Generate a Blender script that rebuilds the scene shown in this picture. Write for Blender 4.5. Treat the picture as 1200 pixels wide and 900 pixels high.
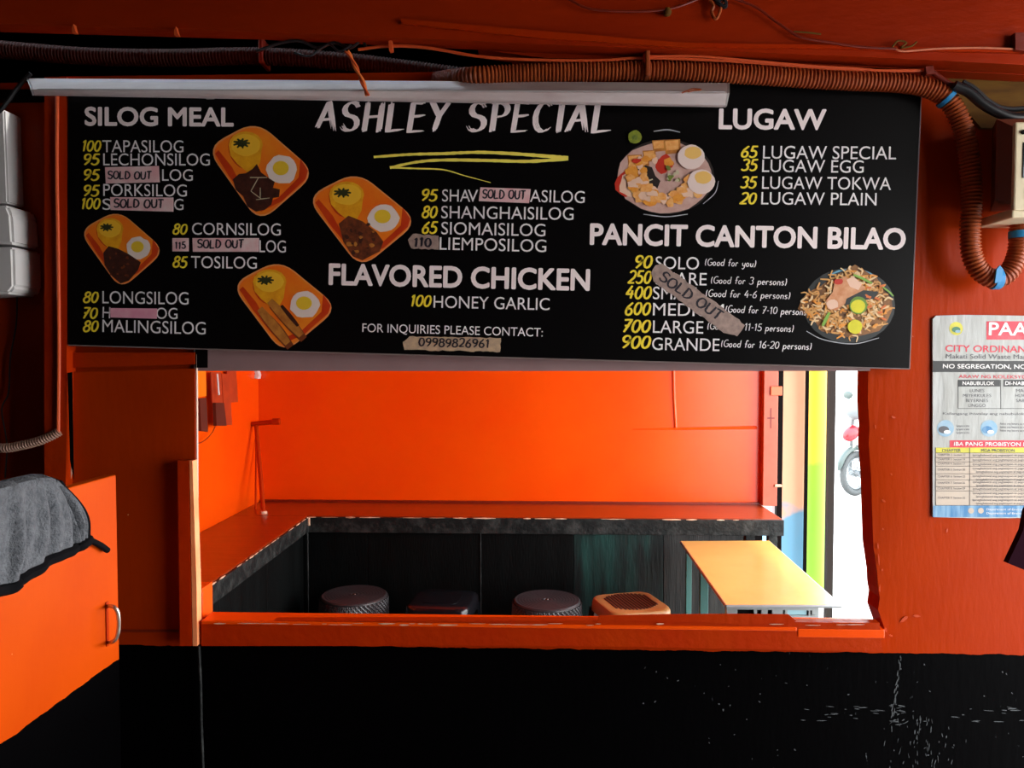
import bpy, bmesh, math, random
from mathutils import Vector, Matrix, Euler

for o in list(bpy.data.objects): bpy.data.objects.remove(o)
S = bpy.context.scene
COL = S.collection
R = random.Random(7)

# ------------------------------------------------------------------ camera
F = 900.0                                   # focal length in pixels of the 1200x900 frame
CAM = Vector((0, -1.5, 1.48))
PITCH, YAW = math.radians(2.04), math.radians(1.9)
ROT = Matrix.Rotation(YAW, 3, 'Z') @ Matrix.Rotation(math.pi/2 - PITCH, 3, 'X')
cd = bpy.data.cameras.new('camera'); cd.sensor_width = 36; cd.lens = 27; cd.clip_start = .02; cd.clip_end = 200
cam = bpy.data.objects.new('camera', cd); COL.objects.link(cam)
cam.location = CAM; cam.rotation_euler = ROT.to_euler(); S.camera = cam

# ------------------------------------------------------------------ world, sun, light, exposure
w = bpy.data.worlds.new('sky'); S.world = w; w.use_nodes = True
nt = w.node_tree; bg = nt.nodes['Background']
tc = nt.nodes.new('ShaderNodeTexCoord'); sp = nt.nodes.new('ShaderNodeSeparateXYZ'); rp = nt.nodes.new('ShaderNodeValToRGB')
nt.links.new(tc.outputs['Generated'], sp.inputs[0]); nt.links.new(sp.outputs[2], rp.inputs[0]); nt.links.new(rp.outputs[0], bg.inputs[0])
rp.color_ramp.elements[0].color = (1, .96, .92, 1); rp.color_ramp.elements[1].color = (.72, .86, 1, 1)
bg.inputs[1].default_value = 10.5            # bright hazy daytime sky
sl = bpy.data.lights.new('sun', 'SUN'); sl.energy = 5; sl.angle = math.radians(3); sl.color = (1, .95, .87)
sun = bpy.data.objects.new('sun', sl); COL.objects.link(sun); sun.rotation_euler = (math.radians(-14), math.radians(30), 0)
def portal(name, loc, rot, sx, sy):
    l = bpy.data.lights.new(name, 'AREA'); l.shape = 'RECTANGLE'; l.size = sx; l.size_y = sy; l.cycles.is_portal = True
    o = bpy.data.objects.new(name, l); COL.objects.link(o); o.location = loc; o.rotation_euler = rot
S.view_settings.view_transform = 'Standard'; S.view_settings.look = 'None'
S.view_settings.gamma = 1; S.view_settings.use_curve_mapping = False
S.view_settings.exposure = 0.0

# ------------------------------------------------------------------ pixel -> place helpers (measured off the photo, at real depths)
def ray(px, py): return ROT @ Vector(((px-600)/F, (450-py)/F, -1))
def PY(px, py, y): d = ray(px, py); return CAM + d*((y-CAM.y)/d.y)
def PX(px, py, x): d = ray(px, py); return CAM + d*((x-CAM.x)/d.x)
def PZ(px, py, z): d = ray(px, py); return CAM + d*((z-CAM.z)/d.z)

# ------------------------------------------------------------------ materials
def mat(name, col, rough=.5, metal=0, var=0, vscale=6, col2=None, bump=0, bscale=40, stretch=(1,1,1), coat=0, spec=None, ramp=(.35,.7), emit=0):
    m = bpy.data.materials.new(name); m.use_nodes = True; t = m.node_tree; b = t.nodes['Principled BSDF']
    b.inputs['Base Color'].default_value = (*col, 1); b.inputs['Roughness'].default_value = rough; b.inputs['Metallic'].default_value = metal
    if coat: b.inputs['Coat Weight'].default_value = coat; b.inputs['Coat Roughness'].default_value = .2
    if spec is not None: b.inputs['Specular IOR Level'].default_value = spec
    if emit: b.inputs['Emission Color'].default_value = (*col, 1); b.inputs['Emission Strength'].default_value = emit
    if col2 or bump:
        c = t.nodes.new('ShaderNodeTexCoord'); mp = t.nodes.new('ShaderNodeMapping'); mp.inputs['Scale'].default_value = stretch
        t.links.new(c.outputs['Object'], mp.inputs[0])
    if col2:
        n = t.nodes.new('ShaderNodeTexNoise'); n.inputs['Scale'].default_value = vscale; n.inputs['Detail'].default_value = 6; n.inputs['Roughness'].default_value = .62
        t.links.new(mp.outputs[0], n.inputs[0])
        r = t.nodes.new('ShaderNodeValToRGB'); r.color_ramp.elements[0].position, r.color_ramp.elements[1].position = ramp
        r.color_ramp.elements[0].color = (*col, 1); r.color_ramp.elements[1].color = (*col2, 1)
        t.links.new(n.outputs[0], r.inputs[0]); t.links.new(r.outputs[0], b.inputs['Base Color'])
    if bump:
        n2 = t.nodes.new('ShaderNodeTexNoise'); n2.inputs['Scale'].default_value = bscale; n2.inputs['Detail'].default_value = 4
        t.links.new(mp.outputs[0], n2.inputs[0])
        bm_ = t.nodes.new('ShaderNodeBump'); bm_.inputs['Strength'].default_value = bump; bm_.inputs['Distance'].default_value = .004
        t.links.new(n2.outputs[0], bm_.inputs['Height']); t.links.new(bm_.outputs[0], b.inputs['Normal'])
    return m

ORANGE = (.38, .028, .0005)
def painted_wall(name, zline, black=(.0006,.0005,.0007), orange=ORANGE, rough=.3, drips=.5, scratch=False):
    """orange gloss paint above zline, black below, with a wobbly brushed boundary, chips and brush marks"""
    m = bpy.data.materials.new(name); m.use_nodes = True; t = m.node_tree; b = t.nodes['Principled BSDF']; N = t.nodes.new; L = t.links.new
    c = N('ShaderNodeTexCoord'); sx = N('ShaderNodeSeparateXYZ'); L(c.outputs['Object'], sx.inputs[0])
    n = N('ShaderNodeTexNoise'); n.inputs['Scale'].default_value = 22; n.inputs['Detail'].default_value = 5; L(c.outputs['Object'], n.inputs[0])
    a = N('ShaderNodeMath'); a.operation = 'MULTIPLY_ADD'; a.inputs[1].default_value = .012; L(n.outputs[0], a.inputs[0]); L(sx.outputs[2], a.inputs[2])
    g = N('ShaderNodeMath'); g.operation = 'GREATER_THAN'; g.inputs[1].default_value = zline+.006; L(a.outputs[0], g.inputs[0])
    n1 = N('ShaderNodeTexNoise'); n1.inputs['Scale'].default_value = 3.5; n1.inputs['Detail'].default_value = 5; L(c.outputs['Object'], n1.inputs[0])
    r = N('ShaderNodeValToRGB'); r.color_ramp.elements[0].position = .3; r.color_ramp.elements[1].position = .75
    r.color_ramp.elements[0].color = (orange[0]*.86, orange[1]*.8, orange[2], 1); r.color_ramp.elements[1].color = (orange[0]*1.08, orange[1]*1.25, orange[2], 1)
    L(n1.outputs[0], r.inputs[0])
    # chips: pale spots where the paint has come off
    n3 = N('ShaderNodeTexNoise'); n3.inputs['Scale'].default_value = 34; n3.inputs['Detail'].default_value = 2; L(c.outputs['Object'], n3.inputs[0])
    r3 = N('ShaderNodeValToRGB'); r3.color_ramp.elements[0].position = .785; r3.color_ramp.elements[1].position = .80
    L(n3.outputs[0], r3.inputs[0])
    mx0 = N('ShaderNodeMix'); mx0.data_type = 'RGBA'; L(r3.outputs[0], mx0.inputs[0]); L(r.outputs[0], mx0.inputs[6]); mx0.inputs[7].default_value = (.75,.35,.22,1)
    # black with fine pale scuffs
    bl = N('ShaderNodeMix'); bl.data_type = 'RGBA'; bl.inputs[6].default_value = (*black, 1); bl.inputs[7].default_value = (.14,.15,.16,1); bl.inputs[0].default_value = 0
    if scratch:
        mp = N('ShaderNodeMapping'); mp.inputs['Scale'].default_value = (26, 8, 7); L(c.outputs['Object'], mp.inputs[0])
        n4 = N('ShaderNodeTexNoise'); n4.inputs['Scale'].default_value = 4.5; n4.inputs['Detail'].default_value = 8; n4.inputs['Roughness'].default_value = .75; L(mp.outputs[0], n4.inputs[0])
        r4 = N('ShaderNodeValToRGB'); r4.color_ramp.elements[0].position = .655; r4.color_ramp.elements[1].position = .70; L(n4.outputs[0], r4.inputs[0])
        mr = N('ShaderNodeMapRange'); mr.inputs[1].default_value = .15; mr.inputs[2].default_value = .75; L(sx.outputs[0], mr.inputs[0])
        mu = N('ShaderNodeMath'); mu.operation = 'MULTIPLY'; L(r4.outputs[0], mu.inputs[0]); L(mr.outputs[0], mu.inputs[1]); L(mu.outputs[0], bl.inputs[0])
    mx = N('ShaderNodeMix'); mx.data_type = 'RGBA'; L(g.outputs[0], mx.inputs[0]); L(bl.outputs[2], mx.inputs[6]); L(mx0.outputs[2], mx.inputs[7])
    L(mx.outputs[2], b.inputs['Base Color'])
    b.inputs['Roughness'].default_value = rough
    rr = N('ShaderNodeMapRange'); rr.inputs[3].default_value = .5; rr.inputs[4].default_value = rough; L(g.outputs[0], rr.inputs[0]); L(rr.outputs[0], b.inputs['Roughness'])
    sr = N('ShaderNodeMapRange'); sr.inputs[3].default_value = .02; sr.inputs[4].default_value = .07; L(g.outputs[0], sr.inputs[0]); L(sr.outputs[0], b.inputs['Specular IOR Level'])
    n2 = N('ShaderNodeTexNoise'); n2.inputs['Scale'].default_value = 60; n2.inputs['Detail'].default_value = 4
    mp2 = N('ShaderNodeMapping'); mp2.inputs['Scale'].default_value = (1.4, 1.4, .35); L(c.outputs['Object'], mp2.inputs[0]); L(mp2.outputs[0], n2.inputs[0])
    bu = N('ShaderNodeBump'); bu.inputs['Strength'].default_value = drips; bu.inputs['Distance'].default_value = .002; L(n2.outputs[0], bu.inputs['Height']); L(bu.outputs[0], b.inputs['Normal'])
    return m

ZL = PY(700, 761, 0).z
M = {}
M['wall'] = painted_wall('orange_over_black_paint', ZL, scratch=True, drips=.28)
M['door'] = painted_wall('door_paint', ZL+.03, orange=(.52,.055,.001), rough=.42, drips=.12)
M['inner'] = mat('orange_gloss_paint', (.80,.062,.0008), .26, col2=(.82,.085,.001), vscale=2, bump=.10, bscale=14, coat=.12, spec=.3)
M['orange'] = mat('orange_paint', ORANGE, .36, spec=.1, col2=(.37,.018,.0008), vscale=5, bump=.35, bscale=55)
M['orange_dark'] = mat('red_brown_paint', (.20,.012,.001), .4, col2=(.14,.008,.001), vscale=6, bump=.3, bscale=50)
M['beam'] = mat('beam_paint', (.34,.022,.0008), .42, spec=.1, col2=(.26,.015,.0008), vscale=4, bump=.4, bscale=45, stretch=(.5,1,1.5))
M['conduit'] = mat('painted_corrugated_plastic', (.36,.075,.016), .42, spec=.3, col2=(.26,.045,.011), vscale=20)
M['conduit_grey'] = mat('dusty_corrugated_plastic', (.30,.16,.11), .5)
M['sill_top'] = mat('counter_brown_red', (.20,.022,.002), .3, col2=(.26,.035,.004), vscale=5, bump=.15, bscale=30, stretch=(.3,2,1), coat=.2)
M['black'] = mat('black_board', (.0020,.0016,.0018), .40, spec=.12)
M['blackpaint'] = mat('black_paint_weathered', (.0010,.0012,.0012), .5, spec=.12, col2=(.0028,.0036,.0036), vscale=5, bump=.35, bscale=50, stretch=(3,3,.4))
M['blackplain'] = mat('black_plain', (.003,.002,.002), .7, spec=.05)
M['edge_grey'] = mat('worn_grey_black_edge', (.006,.0075,.0075), .55, spec=.2, col2=(.035,.038,.036), vscale=22, bump=.6, bscale=80, stretch=(1,1,1), ramp=(.45,.70))
M['chip'] = mat('bare_chipped_edge', (.62,.32,.18), .7, col2=(.75,.55,.40), vscale=60)
M['lintel'] = mat('pale_pink_header', (.30,.19,.19), .6, col2=(.26,.16,.16), vscale=9)
M['lamp'] = mat('dusty_white_metal', (.62,.55,.54), .45, col2=(.42,.33,.32), vscale=14, ramp=(.4,.75), stretch=(.4,1,1))
M['lampend'] = mat('grey_end_cap', (.40,.38,.37), .5)
M['white'] = mat('white_plastic', (.70,.68,.67), .4)
M['print_white'] = mat('printed_white', (.95,.82,.81), .5)
M['print_soft'] = mat('printed_soft_white', (.88,.84,.84), .5)
M['print_yellow'] = mat('printed_yellow', (.95,.72,.04), .5)
M['print_yellow2'] = mat('printed_pale_yellow', (.95,.80,.12), .5)
M['tape_pink'] = mat('pink_masking_tape', (.80,.42,.44), .7, col2=(.85,.66,.64), vscale=40)
M['tape_hot'] = mat('pink_paper', (.80,.30,.42), .7, col2=(.84,.42,.50), vscale=50)
M['tape_tan'] = mat('old_tan_tape', (.58,.40,.24), .6, col2=(.36,.26,.19), vscale=90)
M['tape_grey'] = mat('old_grey_tape', (.42,.29,.24), .55, col2=(.24,.17,.15), vscale=90)
M['marker'] = mat('marker_ink', (.015,.012,.02), .5)
M['tape_blue'] = mat('blue_tape', (.02,.25,.55), .45)
M['cable'] = mat('black_cable', (.012,.012,.014), .35)
M['wire_orange'] = mat('orange_painted_wire', (.65,.09,.02), .4)
M['wood'] = mat('raw_wood', (.15,.07,.010), .7, spec=.1, col2=(.08,.032,.006), vscale=12, stretch=(1,1,6))
M['meter'] = mat('beige_meter_plastic', (.66,.56,.36), .45, col2=(.55,.45,.28), vscale=12)
M['meter_side'] = mat('brown_meter_side', (.15,.035,.015), .5)
M['glass_dark'] = mat('dark_window', (.02,.03,.03), .1)
M['towel'] = mat('grey_microfibre', (.085,.09,.10), .95, spec=.1, col2=(.14,.147,.16), vscale=70, bump=1.0, bscale=260)
M['hem'] = mat('black_hem', (.004,.004,.005), .9, spec=.05)
M['steel'] = mat('brushed_steel', (.55,.48,.40), .3, metal=.9)
M['stool_grey'] = mat('grey_brown_plastic', (.030,.026,.028), .4, bump=.2, bscale=60)
M['stool_black'] = mat('black_plastic', (.006,.006,.008), .22)
M['stool_tan'] = mat('tan_plastic', (.50,.24,.07), .4, col2=(.42,.19,.055), vscale=14)
M['stool_brown'] = mat('dark_brown_plastic', (.07,.02,.008), .4)
M['table'] = mat('yellow_laminate', (.85,.46,.11), .28, col2=(.80,.40,.09), vscale=7, coat=1)
M['table_edge'] = mat('grey_metal_edge', (.30,.33,.33), .35, metal=.5)
M['green_leg'] = mat('teal_painted_metal', (.05,.16,.15), .4)
M['peach'] = None
M['grey_post'] = mat('grey_brown_post', (.022,.018,.015), .7, spec=.1)
M['floor'] = mat('concrete_floor', (.16,.13,.12), .6, col2=(.10,.08,.075), vscale=5)
M['street'] = mat('pale_concrete', (.52,.51,.49), .8, col2=(.44,.43,.42), vscale=3)
M['facade'] = mat('pale_facade', (.85,.84,.82), .8, col2=(.75,.74,.73), vscale=1.2)
M['ceil'] = mat('dark_red_ceiling', (.06,.012,.005), .7, col2=(.04,.008,.004), vscale=3)
M['alley'] = mat('dark_alley_wall', (.04,.018,.015), .8, col2=(.03,.012,.011), vscale=2)
M['red_moto'] = mat('red_moto_plastic', (.35,.004,.010), .3)
M['rubber'] = mat('tyre_rubber', (.045,.05,.05), .8)
M['chrome'] = mat('alloy', (.10,.115,.12), .5)
M['moto_dark'] = mat('dark_moto_metal', (.04,.06,.055), .4)
M['curtain'] = mat('dark_maroon_cloth', (.018,.003,.008), .9, spec=.05)

# ------------------------------------------------------------------ object helpers
def link(name, me, m=None, parent=None):
    o = bpy.data.objects.new(name, me); COL.objects.link(o)
    if m is not None:
        for x in (m if isinstance(m, (list, tuple)) else [m]): me.materials.append(x)
    if parent is not None:
        o.parent = parent
        if parent.type == 'EMPTY': o.location = -parent.location       # meshes are written in world coordinates
    return o
def bmobj(name, bm, m, parent=None, smooth=False):
    me = bpy.data.meshes.new(name); bm.normal_update(); bm.to_mesh(me); bm.free()
    if smooth:
        for p in me.polygons: p.use_smooth = True
        me.set_sharp_from_angle(angle=math.radians(38))
    return link(name, me, m, parent)
def thing(name, label, cat, loc=(0,0,0), group=None):
    o = bpy.data.objects.new(name, None); COL.objects.link(o); o.location = loc; o.empty_display_size = .05
    return tag(o, label, cat, group)
def tag(o, label, cat=None, group=None, kind=None):
    if label: o['label'] = label
    if cat: o['category'] = cat
    if group: o['group'] = group
    if kind: o['kind'] = kind
    return o
def struct(o): o['kind'] = 'structure'; return o
def box(bm, a, b, bev=0, mi=0):
    x0,y0,z0 = a; x1,y1,z1 = b
    v = [bm.verts.new(p) for p in ((x0,y0,z0),(x1,y0,z0),(x1,y1,z0),(x0,y1,z0),(x0,y0,z1),(x1,y0,z1),(x1,y1,z1),(x0,y1,z1))]
    fs = [bm.faces.new([v[i] for i in f]) for f in ((0,3,2,1),(4,5,6,7),(0,1,5,4),(1,2,6,5),(2,3,7,6),(3,0,4,7))]
    for f in fs: f.material_index = mi
    if bev:
        es = list({e for f in fs for e in f.edges}); bmesh.ops.bevel(bm, geom=es, offset=bev, segments=2, profile=.5, affect='EDGES')
    return v
def prism(bm, poly, d, mi=0):
    """poly: list of Vectors (a planar outline); d: extrusion vector"""
    n = len(poly); a = [bm.verts.new(p) for p in poly]; b = [bm.verts.new(Vector(p)+d) for p in poly]
    fs = [bm.faces.new(a), bm.faces.new(b[::-1])] + [bm.faces.new((a[i], b[i], b[(i+1)%n], a[(i+1)%n])) for i in range(n)]
    for f in fs: f.material_index = mi
    bmesh.ops.recalc_face_normals(bm, faces=fs)
    return fs
def pxprism(bm, pts, y0, y1, mi=0, yref=None):
    """outline read at depth yref, extruded from y0 to y1 along Y"""
    yr = y0 if yref is None else yref
    poly = [PY(x, y, yr) for x, y in pts]
    for p in poly: p.y = y0
    return prism(bm, poly, Vector((0, y1-y0, 0)), mi)
def boxobj(name, a, b, m, parent=None, bev=0):
    bm = bmesh.new(); box(bm, a, b, bev); return bmobj(name, bm, m, parent)
def catmull(pts, n=8):
    P = [Vector(p) for p in pts]; P = [P[0]*2-P[1]] + P + [P[-1]*2-P[-2]]; out = []
    for i in range(1, len(P)-2):
        for k in range(n):
            t = k/n; a,b,c,d = P[i-1:i+3]
            out.append(.5*((2*b)+(c-a)*t+(2*a-5*b+4*c-d)*t*t+(3*b-a-3*c+d)*t**3))
    out.append(P[-2]); return out
def tube(bm, pts, r, seg=8, closed_ends=True, rf=None, mi=0):
    P = [Vector(p) for p in pts]; n = len(P); up = None; rings = []; s = 0
    for i, p in enumerate(P):
        t = (P[min(i+1,n-1)]-P[max(i-1,0)]).normalized()
        if up is None: up = t.orthogonal().normalized()
        up = (up - t*up.dot(t)).normalized(); bi = t.cross(up)
        if i: s += (P[i]-P[i-1]).length
        rr = rf(s, i) if rf else r
        rings.append([bm.verts.new(p + up*math.cos(a)*rr + bi*math.sin(a)*rr) for a in (2*math.pi*k/seg for k in range(seg))])
    for i in range(n-1):
        for k in range(seg):
            f = bm.faces.new((rings[i][k], rings[i][(k+1)%seg], rings[i+1][(k+1)%seg], rings[i+1][k])); f.material_index = mi
    if closed_ends: bm.faces.new(rings[0][::-1]); bm.faces.new(rings[-1])
def resample(pts, step):
    out = [pts[0]]; acc = 0
    for a, b in zip(pts, pts[1:]):
        L = (b-a).length; d = step-acc
        while d <= L: out.append(a.lerp(b, d/L)); d += step
        acc = (acc + L) % step
    return out
def tubeobj(name, pts, r, m, parent=None, seg=8, smooth=True, n=6):
    bm = bmesh.new(); tube(bm, catmull(pts, n) if n > 1 else pts, r, seg); return bmobj(name, bm, m, parent, smooth)
def lathe(bm, prof, c, seg=32, mi=0):
    c = Vector(c); rings = []
    for r, z in prof:
        rings.append([bm.verts.new(c+Vector((r*math.cos(2*math.pi*k/seg), r*math.sin(2*math.pi*k/seg), z))) for k in range(seg)])
    for i in range(len(rings)-1):
        for k in range(seg): bm.faces.new((rings[i][k], rings[i][(k+1)%seg], rings[i+1][(k+1)%seg], rings[i+1][k])).material_index = mi
    return rings

# ================================================================== THE SETTING
XR = 1.28                                     # where the stall's front wall ends and the street begins
ZC = 2.38                                     # ceiling
lo = PY(700, 733, 0).z                        # top of the lower wall (under the sill)
bm = bmesh.new()
E0 = [(1017,380),(1017.5,434),(1017,470),(1019,500),(1018,520),(1021,560),(1022,600),(1023.5,640),(1028,672),(1029,690),(1031,700),(1029,715),(1036,735)]
edge = [PY(x, y, 0) for x, y in E0]
xi = PY(1007, 434, .05).x; 
zb, zt = 0, ZC
poly = [Vector((edge[0].x, 0, zt))] + edge[1:] + [Vector((edge[-1].x,0,zb)), Vector((XR,0,zb)), Vector((XR,0,zt))]
for p in poly: p.y = 0
prism(bm, poly, Vector((0,.05,0)))
pl = PY(231.5, 600, 0).x
zh = PY(600, 434, .05).z
XCUT = PY(600,85,0).x; ZCUT = PY(300,87,0).z
box(bm, (pl, 0, zh), (XCUT, .05, ZCUT)); box(bm, (XCUT, 0, zh), (edge[0].x+.002, .05, ZC))           # above the hatch
box(bm, (pl, 0, 0), (edge[-1].x, .05, lo))                # below the hatch
xl = PY(78, 500, 0).x
box(bm, (xl, 0, 0), (pl, .008, ZCUT))                        # left of the hatch
struct(bmobj('wall_front', bm, M['wall']))
bm = bmesh.new(); box(bm, (-1.7, .03, 0), (xl, .08, ZCUT)); struct(bmobj('wall_front_left', bm, M['wall']))

bm = bmesh.new(); box(bm, (-1.7, .13, ZCUT-.02), (XCUT, .15, ZC)); box(bm, (-1.7, .01, ZCUT-.04), (XCUT, .13, ZCUT-.02)); box(bm, (XCUT, .051, ZCUT-.12), (XCUT+.02, .17, ZC)); box(bm, (-1.7, .13, 1.95), (1.6, .16, ZC)); struct(bmobj('wall_recess', bm, M['blackplain']))  # black backing puts the shade under the beam into the colour
wallf = bpy.data.objects['wall_front']
def flecks(name, items, m, y=-.0006):
    bm = bmesh.new()
    for x, yy, w_, h_, a in items:
        c, q = math.cos(a), math.sin(a); n = 6
        pts = [(x+w_*math.cos(k*2*math.pi/n)*c*R.uniform(.6,1.2)-h_*math.sin(k*2*math.pi/n)*q, yy+w_*math.cos(k*2*math.pi/n)*q*R.uniform(.6,1.2)+h_*math.sin(k*2*math.pi/n)*c) for k in range(n)]
        pxprism(bm, pts, y, y+.0005)
    o = bmobj(name, bm, m, wallf); o['kind'] = 'stuff'
it = []
for k in range(26): f = k/25; it.append((1056-10*f+R.uniform(-2,2), 770+70*f, R.uniform(1,5), R.uniform(.3,.8), 1.75+R.uniform(-.3,.3)))
for k in range(16): it.append((R.uniform(1044,1062), R.uniform(826,850), R.uniform(1,6), R.uniform(.3,.8), R.uniform(-1,.4)))
for k in range(34): it.append((R.uniform(940,1200), 833+R.uniform(-5,5)+ (8 if R.random()<.3 else 0), R.uniform(1,7), R.uniform(.25,.6), R.uniform(-.1,.15)))
for k in range(60): it.append((R.gauss(1075,22), R.uniform(840,900), R.uniform(1,5), R.uniform(.2,.5), 1.57+R.uniform(-.25,.35)))
for k in range(45): it.append((R.uniform(740,1200), R.uniform(775,895), R.uniform(.4,1.8), R.uniform(.3,.9), R.uniform(0,3)))
flecks('paint_scuffs', it, mat('grey_scuff', (.06,.066,.07), .7))
it = [(1047,489,3,1,.3),(1034,514,2,1,.2),(1045,556,1.6,1,1),(1036,587,3,1,.5),(1110,622,.8,2.5,.2),(1035,620,1.5,1,1),(1060,725,6,2,-.7),(1074,722,4,1.4,.1),(1038,738,3,1.6,1.2),(1044,745,3,1,.4),(1026,500,3,.8,1.5),(1029,640,4,.8,1.5),(1030,655,7,.8,1.5),(1031,690,6,1,1.6),(1034,668,1.5,1.2,0)]
flecks('paint_lumps', it, mat('lifted_orange_paint', (.50,.05,.006), .3), -.0025)
# inside the stall
XLW = PY(304, 560, 2.34).x; YB = 2.34
XBR = PY(912, 560, YB).x
bm = bmesh.new(); box(bm, (XLW-.08, YB, 0), (PY(893,560,YB).x, YB+.08, 2.049)); struct(bmobj('wall_back', bm, M['inner']))
bm = bmesh.new(); box(bm, (XLW-.08, .05, 0), (XLW, YB+.002, 2.049)); struct(bmobj('wall_left', bm, M['inner']))
bm = bmesh.new(); box(bm, (XLW-.1, .16, 2.05), (1.75, YB+.6, 2.10)); struct(bmobj('ceiling_stall', bm, M['orange']))
bm = bmesh.new(); box(bm, (-3, -4.0, -.05), (1.9, YB+.1, 0)); struct(bmobj('floor', bm, M['floor']))
# the passage the camera stands in
bm = bmesh.new(); box(bm, (-1.8, -4.0, ZC), (2.0, .08, ZC+.06)); struct(bmobj('ceiling', bm, M['ceil']))
bm = bmesh.new(); box(bm, (-1.8, -4.0, 0), (-1.7, .08, ZC)); struct(bmobj('wall_passage_left', bm, M['alley']))
bm = bmesh.new(); box(bm, (-1.8, -4.1, 0), (2.0, -4.0, ZC)); struct(bmobj('wall_passage_rear', bm, M['alley']))
# street
bm = bmesh.new(); box(bm, (1.9, -8, -.06), (14, 16, -.001)); box(bm, (-6, YB+.1, -.06), (1.9, 16, -.001)); struct(bmobj('ground_street', bm, M['street']))
bm = bmesh.new(); box(bm, (1.0, 11.5, 0), (9, 11.8, 2.6)); struct(bmobj('wall_street', bm, M['facade']))
portal('opening_stall', (1.72, 1.2, 1.02), (0, math.radians(90), 0), 2.04, 2.3)
bm = bmesh.new(); box(bm, (1.60, -4.0, 0), (1.65, -1.5, ZC)); box(bm, (1.60, -1.5, 2.12), (1.65, .0, ZC)); struct(bmobj('wall_light_block', bm, M['alley']))  # unseen wall added to cut down the daylight entering the passage
portal('opening_passage', (1.64, -.75, 1.06), (0, math.radians(90), 0), 2.12, 1.5)

# header strip under the menu board
bm = bmesh.new(); pxprism(bm, [(243,395),(1004,395),(1004,434),(243,434)], -.006, 0.056, yref=.056); struct(bmobj('trim_header', bm, M['lintel']))
bm = bmesh.new(); pxprism(bm, [(229,404),(243,404),(243,431),(229,431)], -.008, .03); struct(bmobj('trim_black_block', bm, M['blackplain']))
# sill board of the hatch: fascia + top
t = thing('window_sill', 'chipped orange painted wooden sill along the bottom of the serving hatch', 'sill', PY(620, 745, 0))
bm = bmesh.new()
zs = PZ; zsill = PY(600, 731, -.022).z
top = [(236,728),(420,727.5),(700,727),(1031,730)]; bot = [(236,757),(500,757),(700,757.5),(1034,764)]
pts = top + bot[::-1]
pxprism(bm, pts, -.022, -.001); bmobj('fascia', bm, M['orange'], t)
bm = bmesh.new()
a = PY(236,728,-.022); b_ = PY(934,727.5,-.022)
v = box(bm, (a.x, -.024, zsill-.008), (b_.x, .03, zsill), .0025); bmobj('sill_plank', bm, M['inner'], t)
bm = bmesh.new(); box(bm, (b_.x+.001, -.023, zsill-.020), (PY(1031,730,0).x, .045, zsill-.003), .002); o = bmobj('sill_plank', bm, M['inner'], t)
# raised splintered strip on the right half of the plank
bm = bmesh.new(); pr = [(700,727),(702,721.5),(780,720),(850,719.5),(924,720),(933,727.5),(930,730),(870,732),(820,729)]
pxprism(bm, pr, -.0265, -.0245); bmobj('splintered_strip', bm, M['orange'], t)
# peeled paint line with chips
bm = bmesh.new(); x = 250
while x < 1020:
    L_ = R.uniform(5, 26); th = R.choice((.3,.35,.4,.5,.5,1.0)); yy = 731.5 + R.uniform(-1,1) + (x-250)*.001
    if R.random() < .62: pxprism(bm, [(x,yy),(x+L_*.4,yy-th*.7),(x+L_,yy-th*.2),(x+L_*.8,yy+th*.7),(x+L_*.3,yy+th)], -.0256, -.0241)
    x += L_*.9 + R.uniform(0, 7)
o = bmobj('paint_chips', bm, M['chip'], t); o['kind'] = 'stuff'
# little upright at the left of the hatch
bm = bmesh.new(); box(bm, (pl-.02, .0085, lo), (pl+.004, .056, PY(240,686,.03).z), .001); tag(bmobj('jamb_block', bm, M['inner']), 'short orange painted wood block at the lower left corner of the hatch', 'wood block')

# left part of the front: plywood panel, batten, post
t = thing('wall_panel', 'large dark orange plywood panel left of the hatch, behind the half door', 'panel', PY(155, 757, 0))
bm = bmesh.new(); pxprism(bm, [(84,436),(228,432),(229,757),(86,757)], -.008, -.001); bmobj('sheet', bm, M['wall'], t)
bm = bmesh.new(); pxprism(bm, [(86,738),(209,738),(209,741),(86,741)], -.0095, -.0083); bmobj('seam', bm, M['orange_dark'], t)
bm = bmesh.new(); pxprism(bm, [(80,413),(228,413),(228,427),(84,431)], -.010, -.001); bmobj('upper_rail', bm, M['orange'], t)
bm = bmesh.new(); pxprism(bm, [(79,437),(84.5,436),(86.5,562),(82,540)], -.0312, -.0302); struct(bmobj('trim_dark_gap', bm, M['blackplain']))
bm = bmesh.new(); pxprism(bm, [(208,540),(221,540),(225,757),(211,757)], -.03, -.009); 
t = thing('vertical_batten', 'slim upright orange batten with its right edge painted pale as if lit just left of the hatch', 'batten', PY(218,757,-.02)); bmobj('wood_strip', bm, M['orange'], t)
bm = bmesh.new(); pxprism(bm, [(222,540),(225.5,540),(230.5,690),(231,757),(226,757)], -.0295, -.009); bmobj('bare_or_lit_edge', bm, mat('peach_lit_edge', (.85,.33,.13), .5, col2=(.80,.22,.07), vscale=12), t)  # pale peach strip paints the light on the batten's right face
bm = bmesh.new(); tube(bm, catmull([PY(x,y,-.006) for x,y in ((230.5,415),(231,520),(231.5,640),(233,735))],6), .0022, 6)
tag(bmobj('electric_cable', bm, mat('pale_cord', (.8,.55,.42), .6), smooth=True), 'thin pale cable running down the left edge of the hatch', 'cable')
bm = bmesh.new(); tube(bm, catmull([PY(x,y,-.012) for x,y in ((233,757),(235,800),(236,850),(238,905),(240,1000),(241,1100))],6), .0032, 6)
tag(bmobj('electric_cable', bm, M['edge_grey'], smooth=True), 'dark cable running down the black lower wall below the left hatch corner', 'cable')
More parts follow.
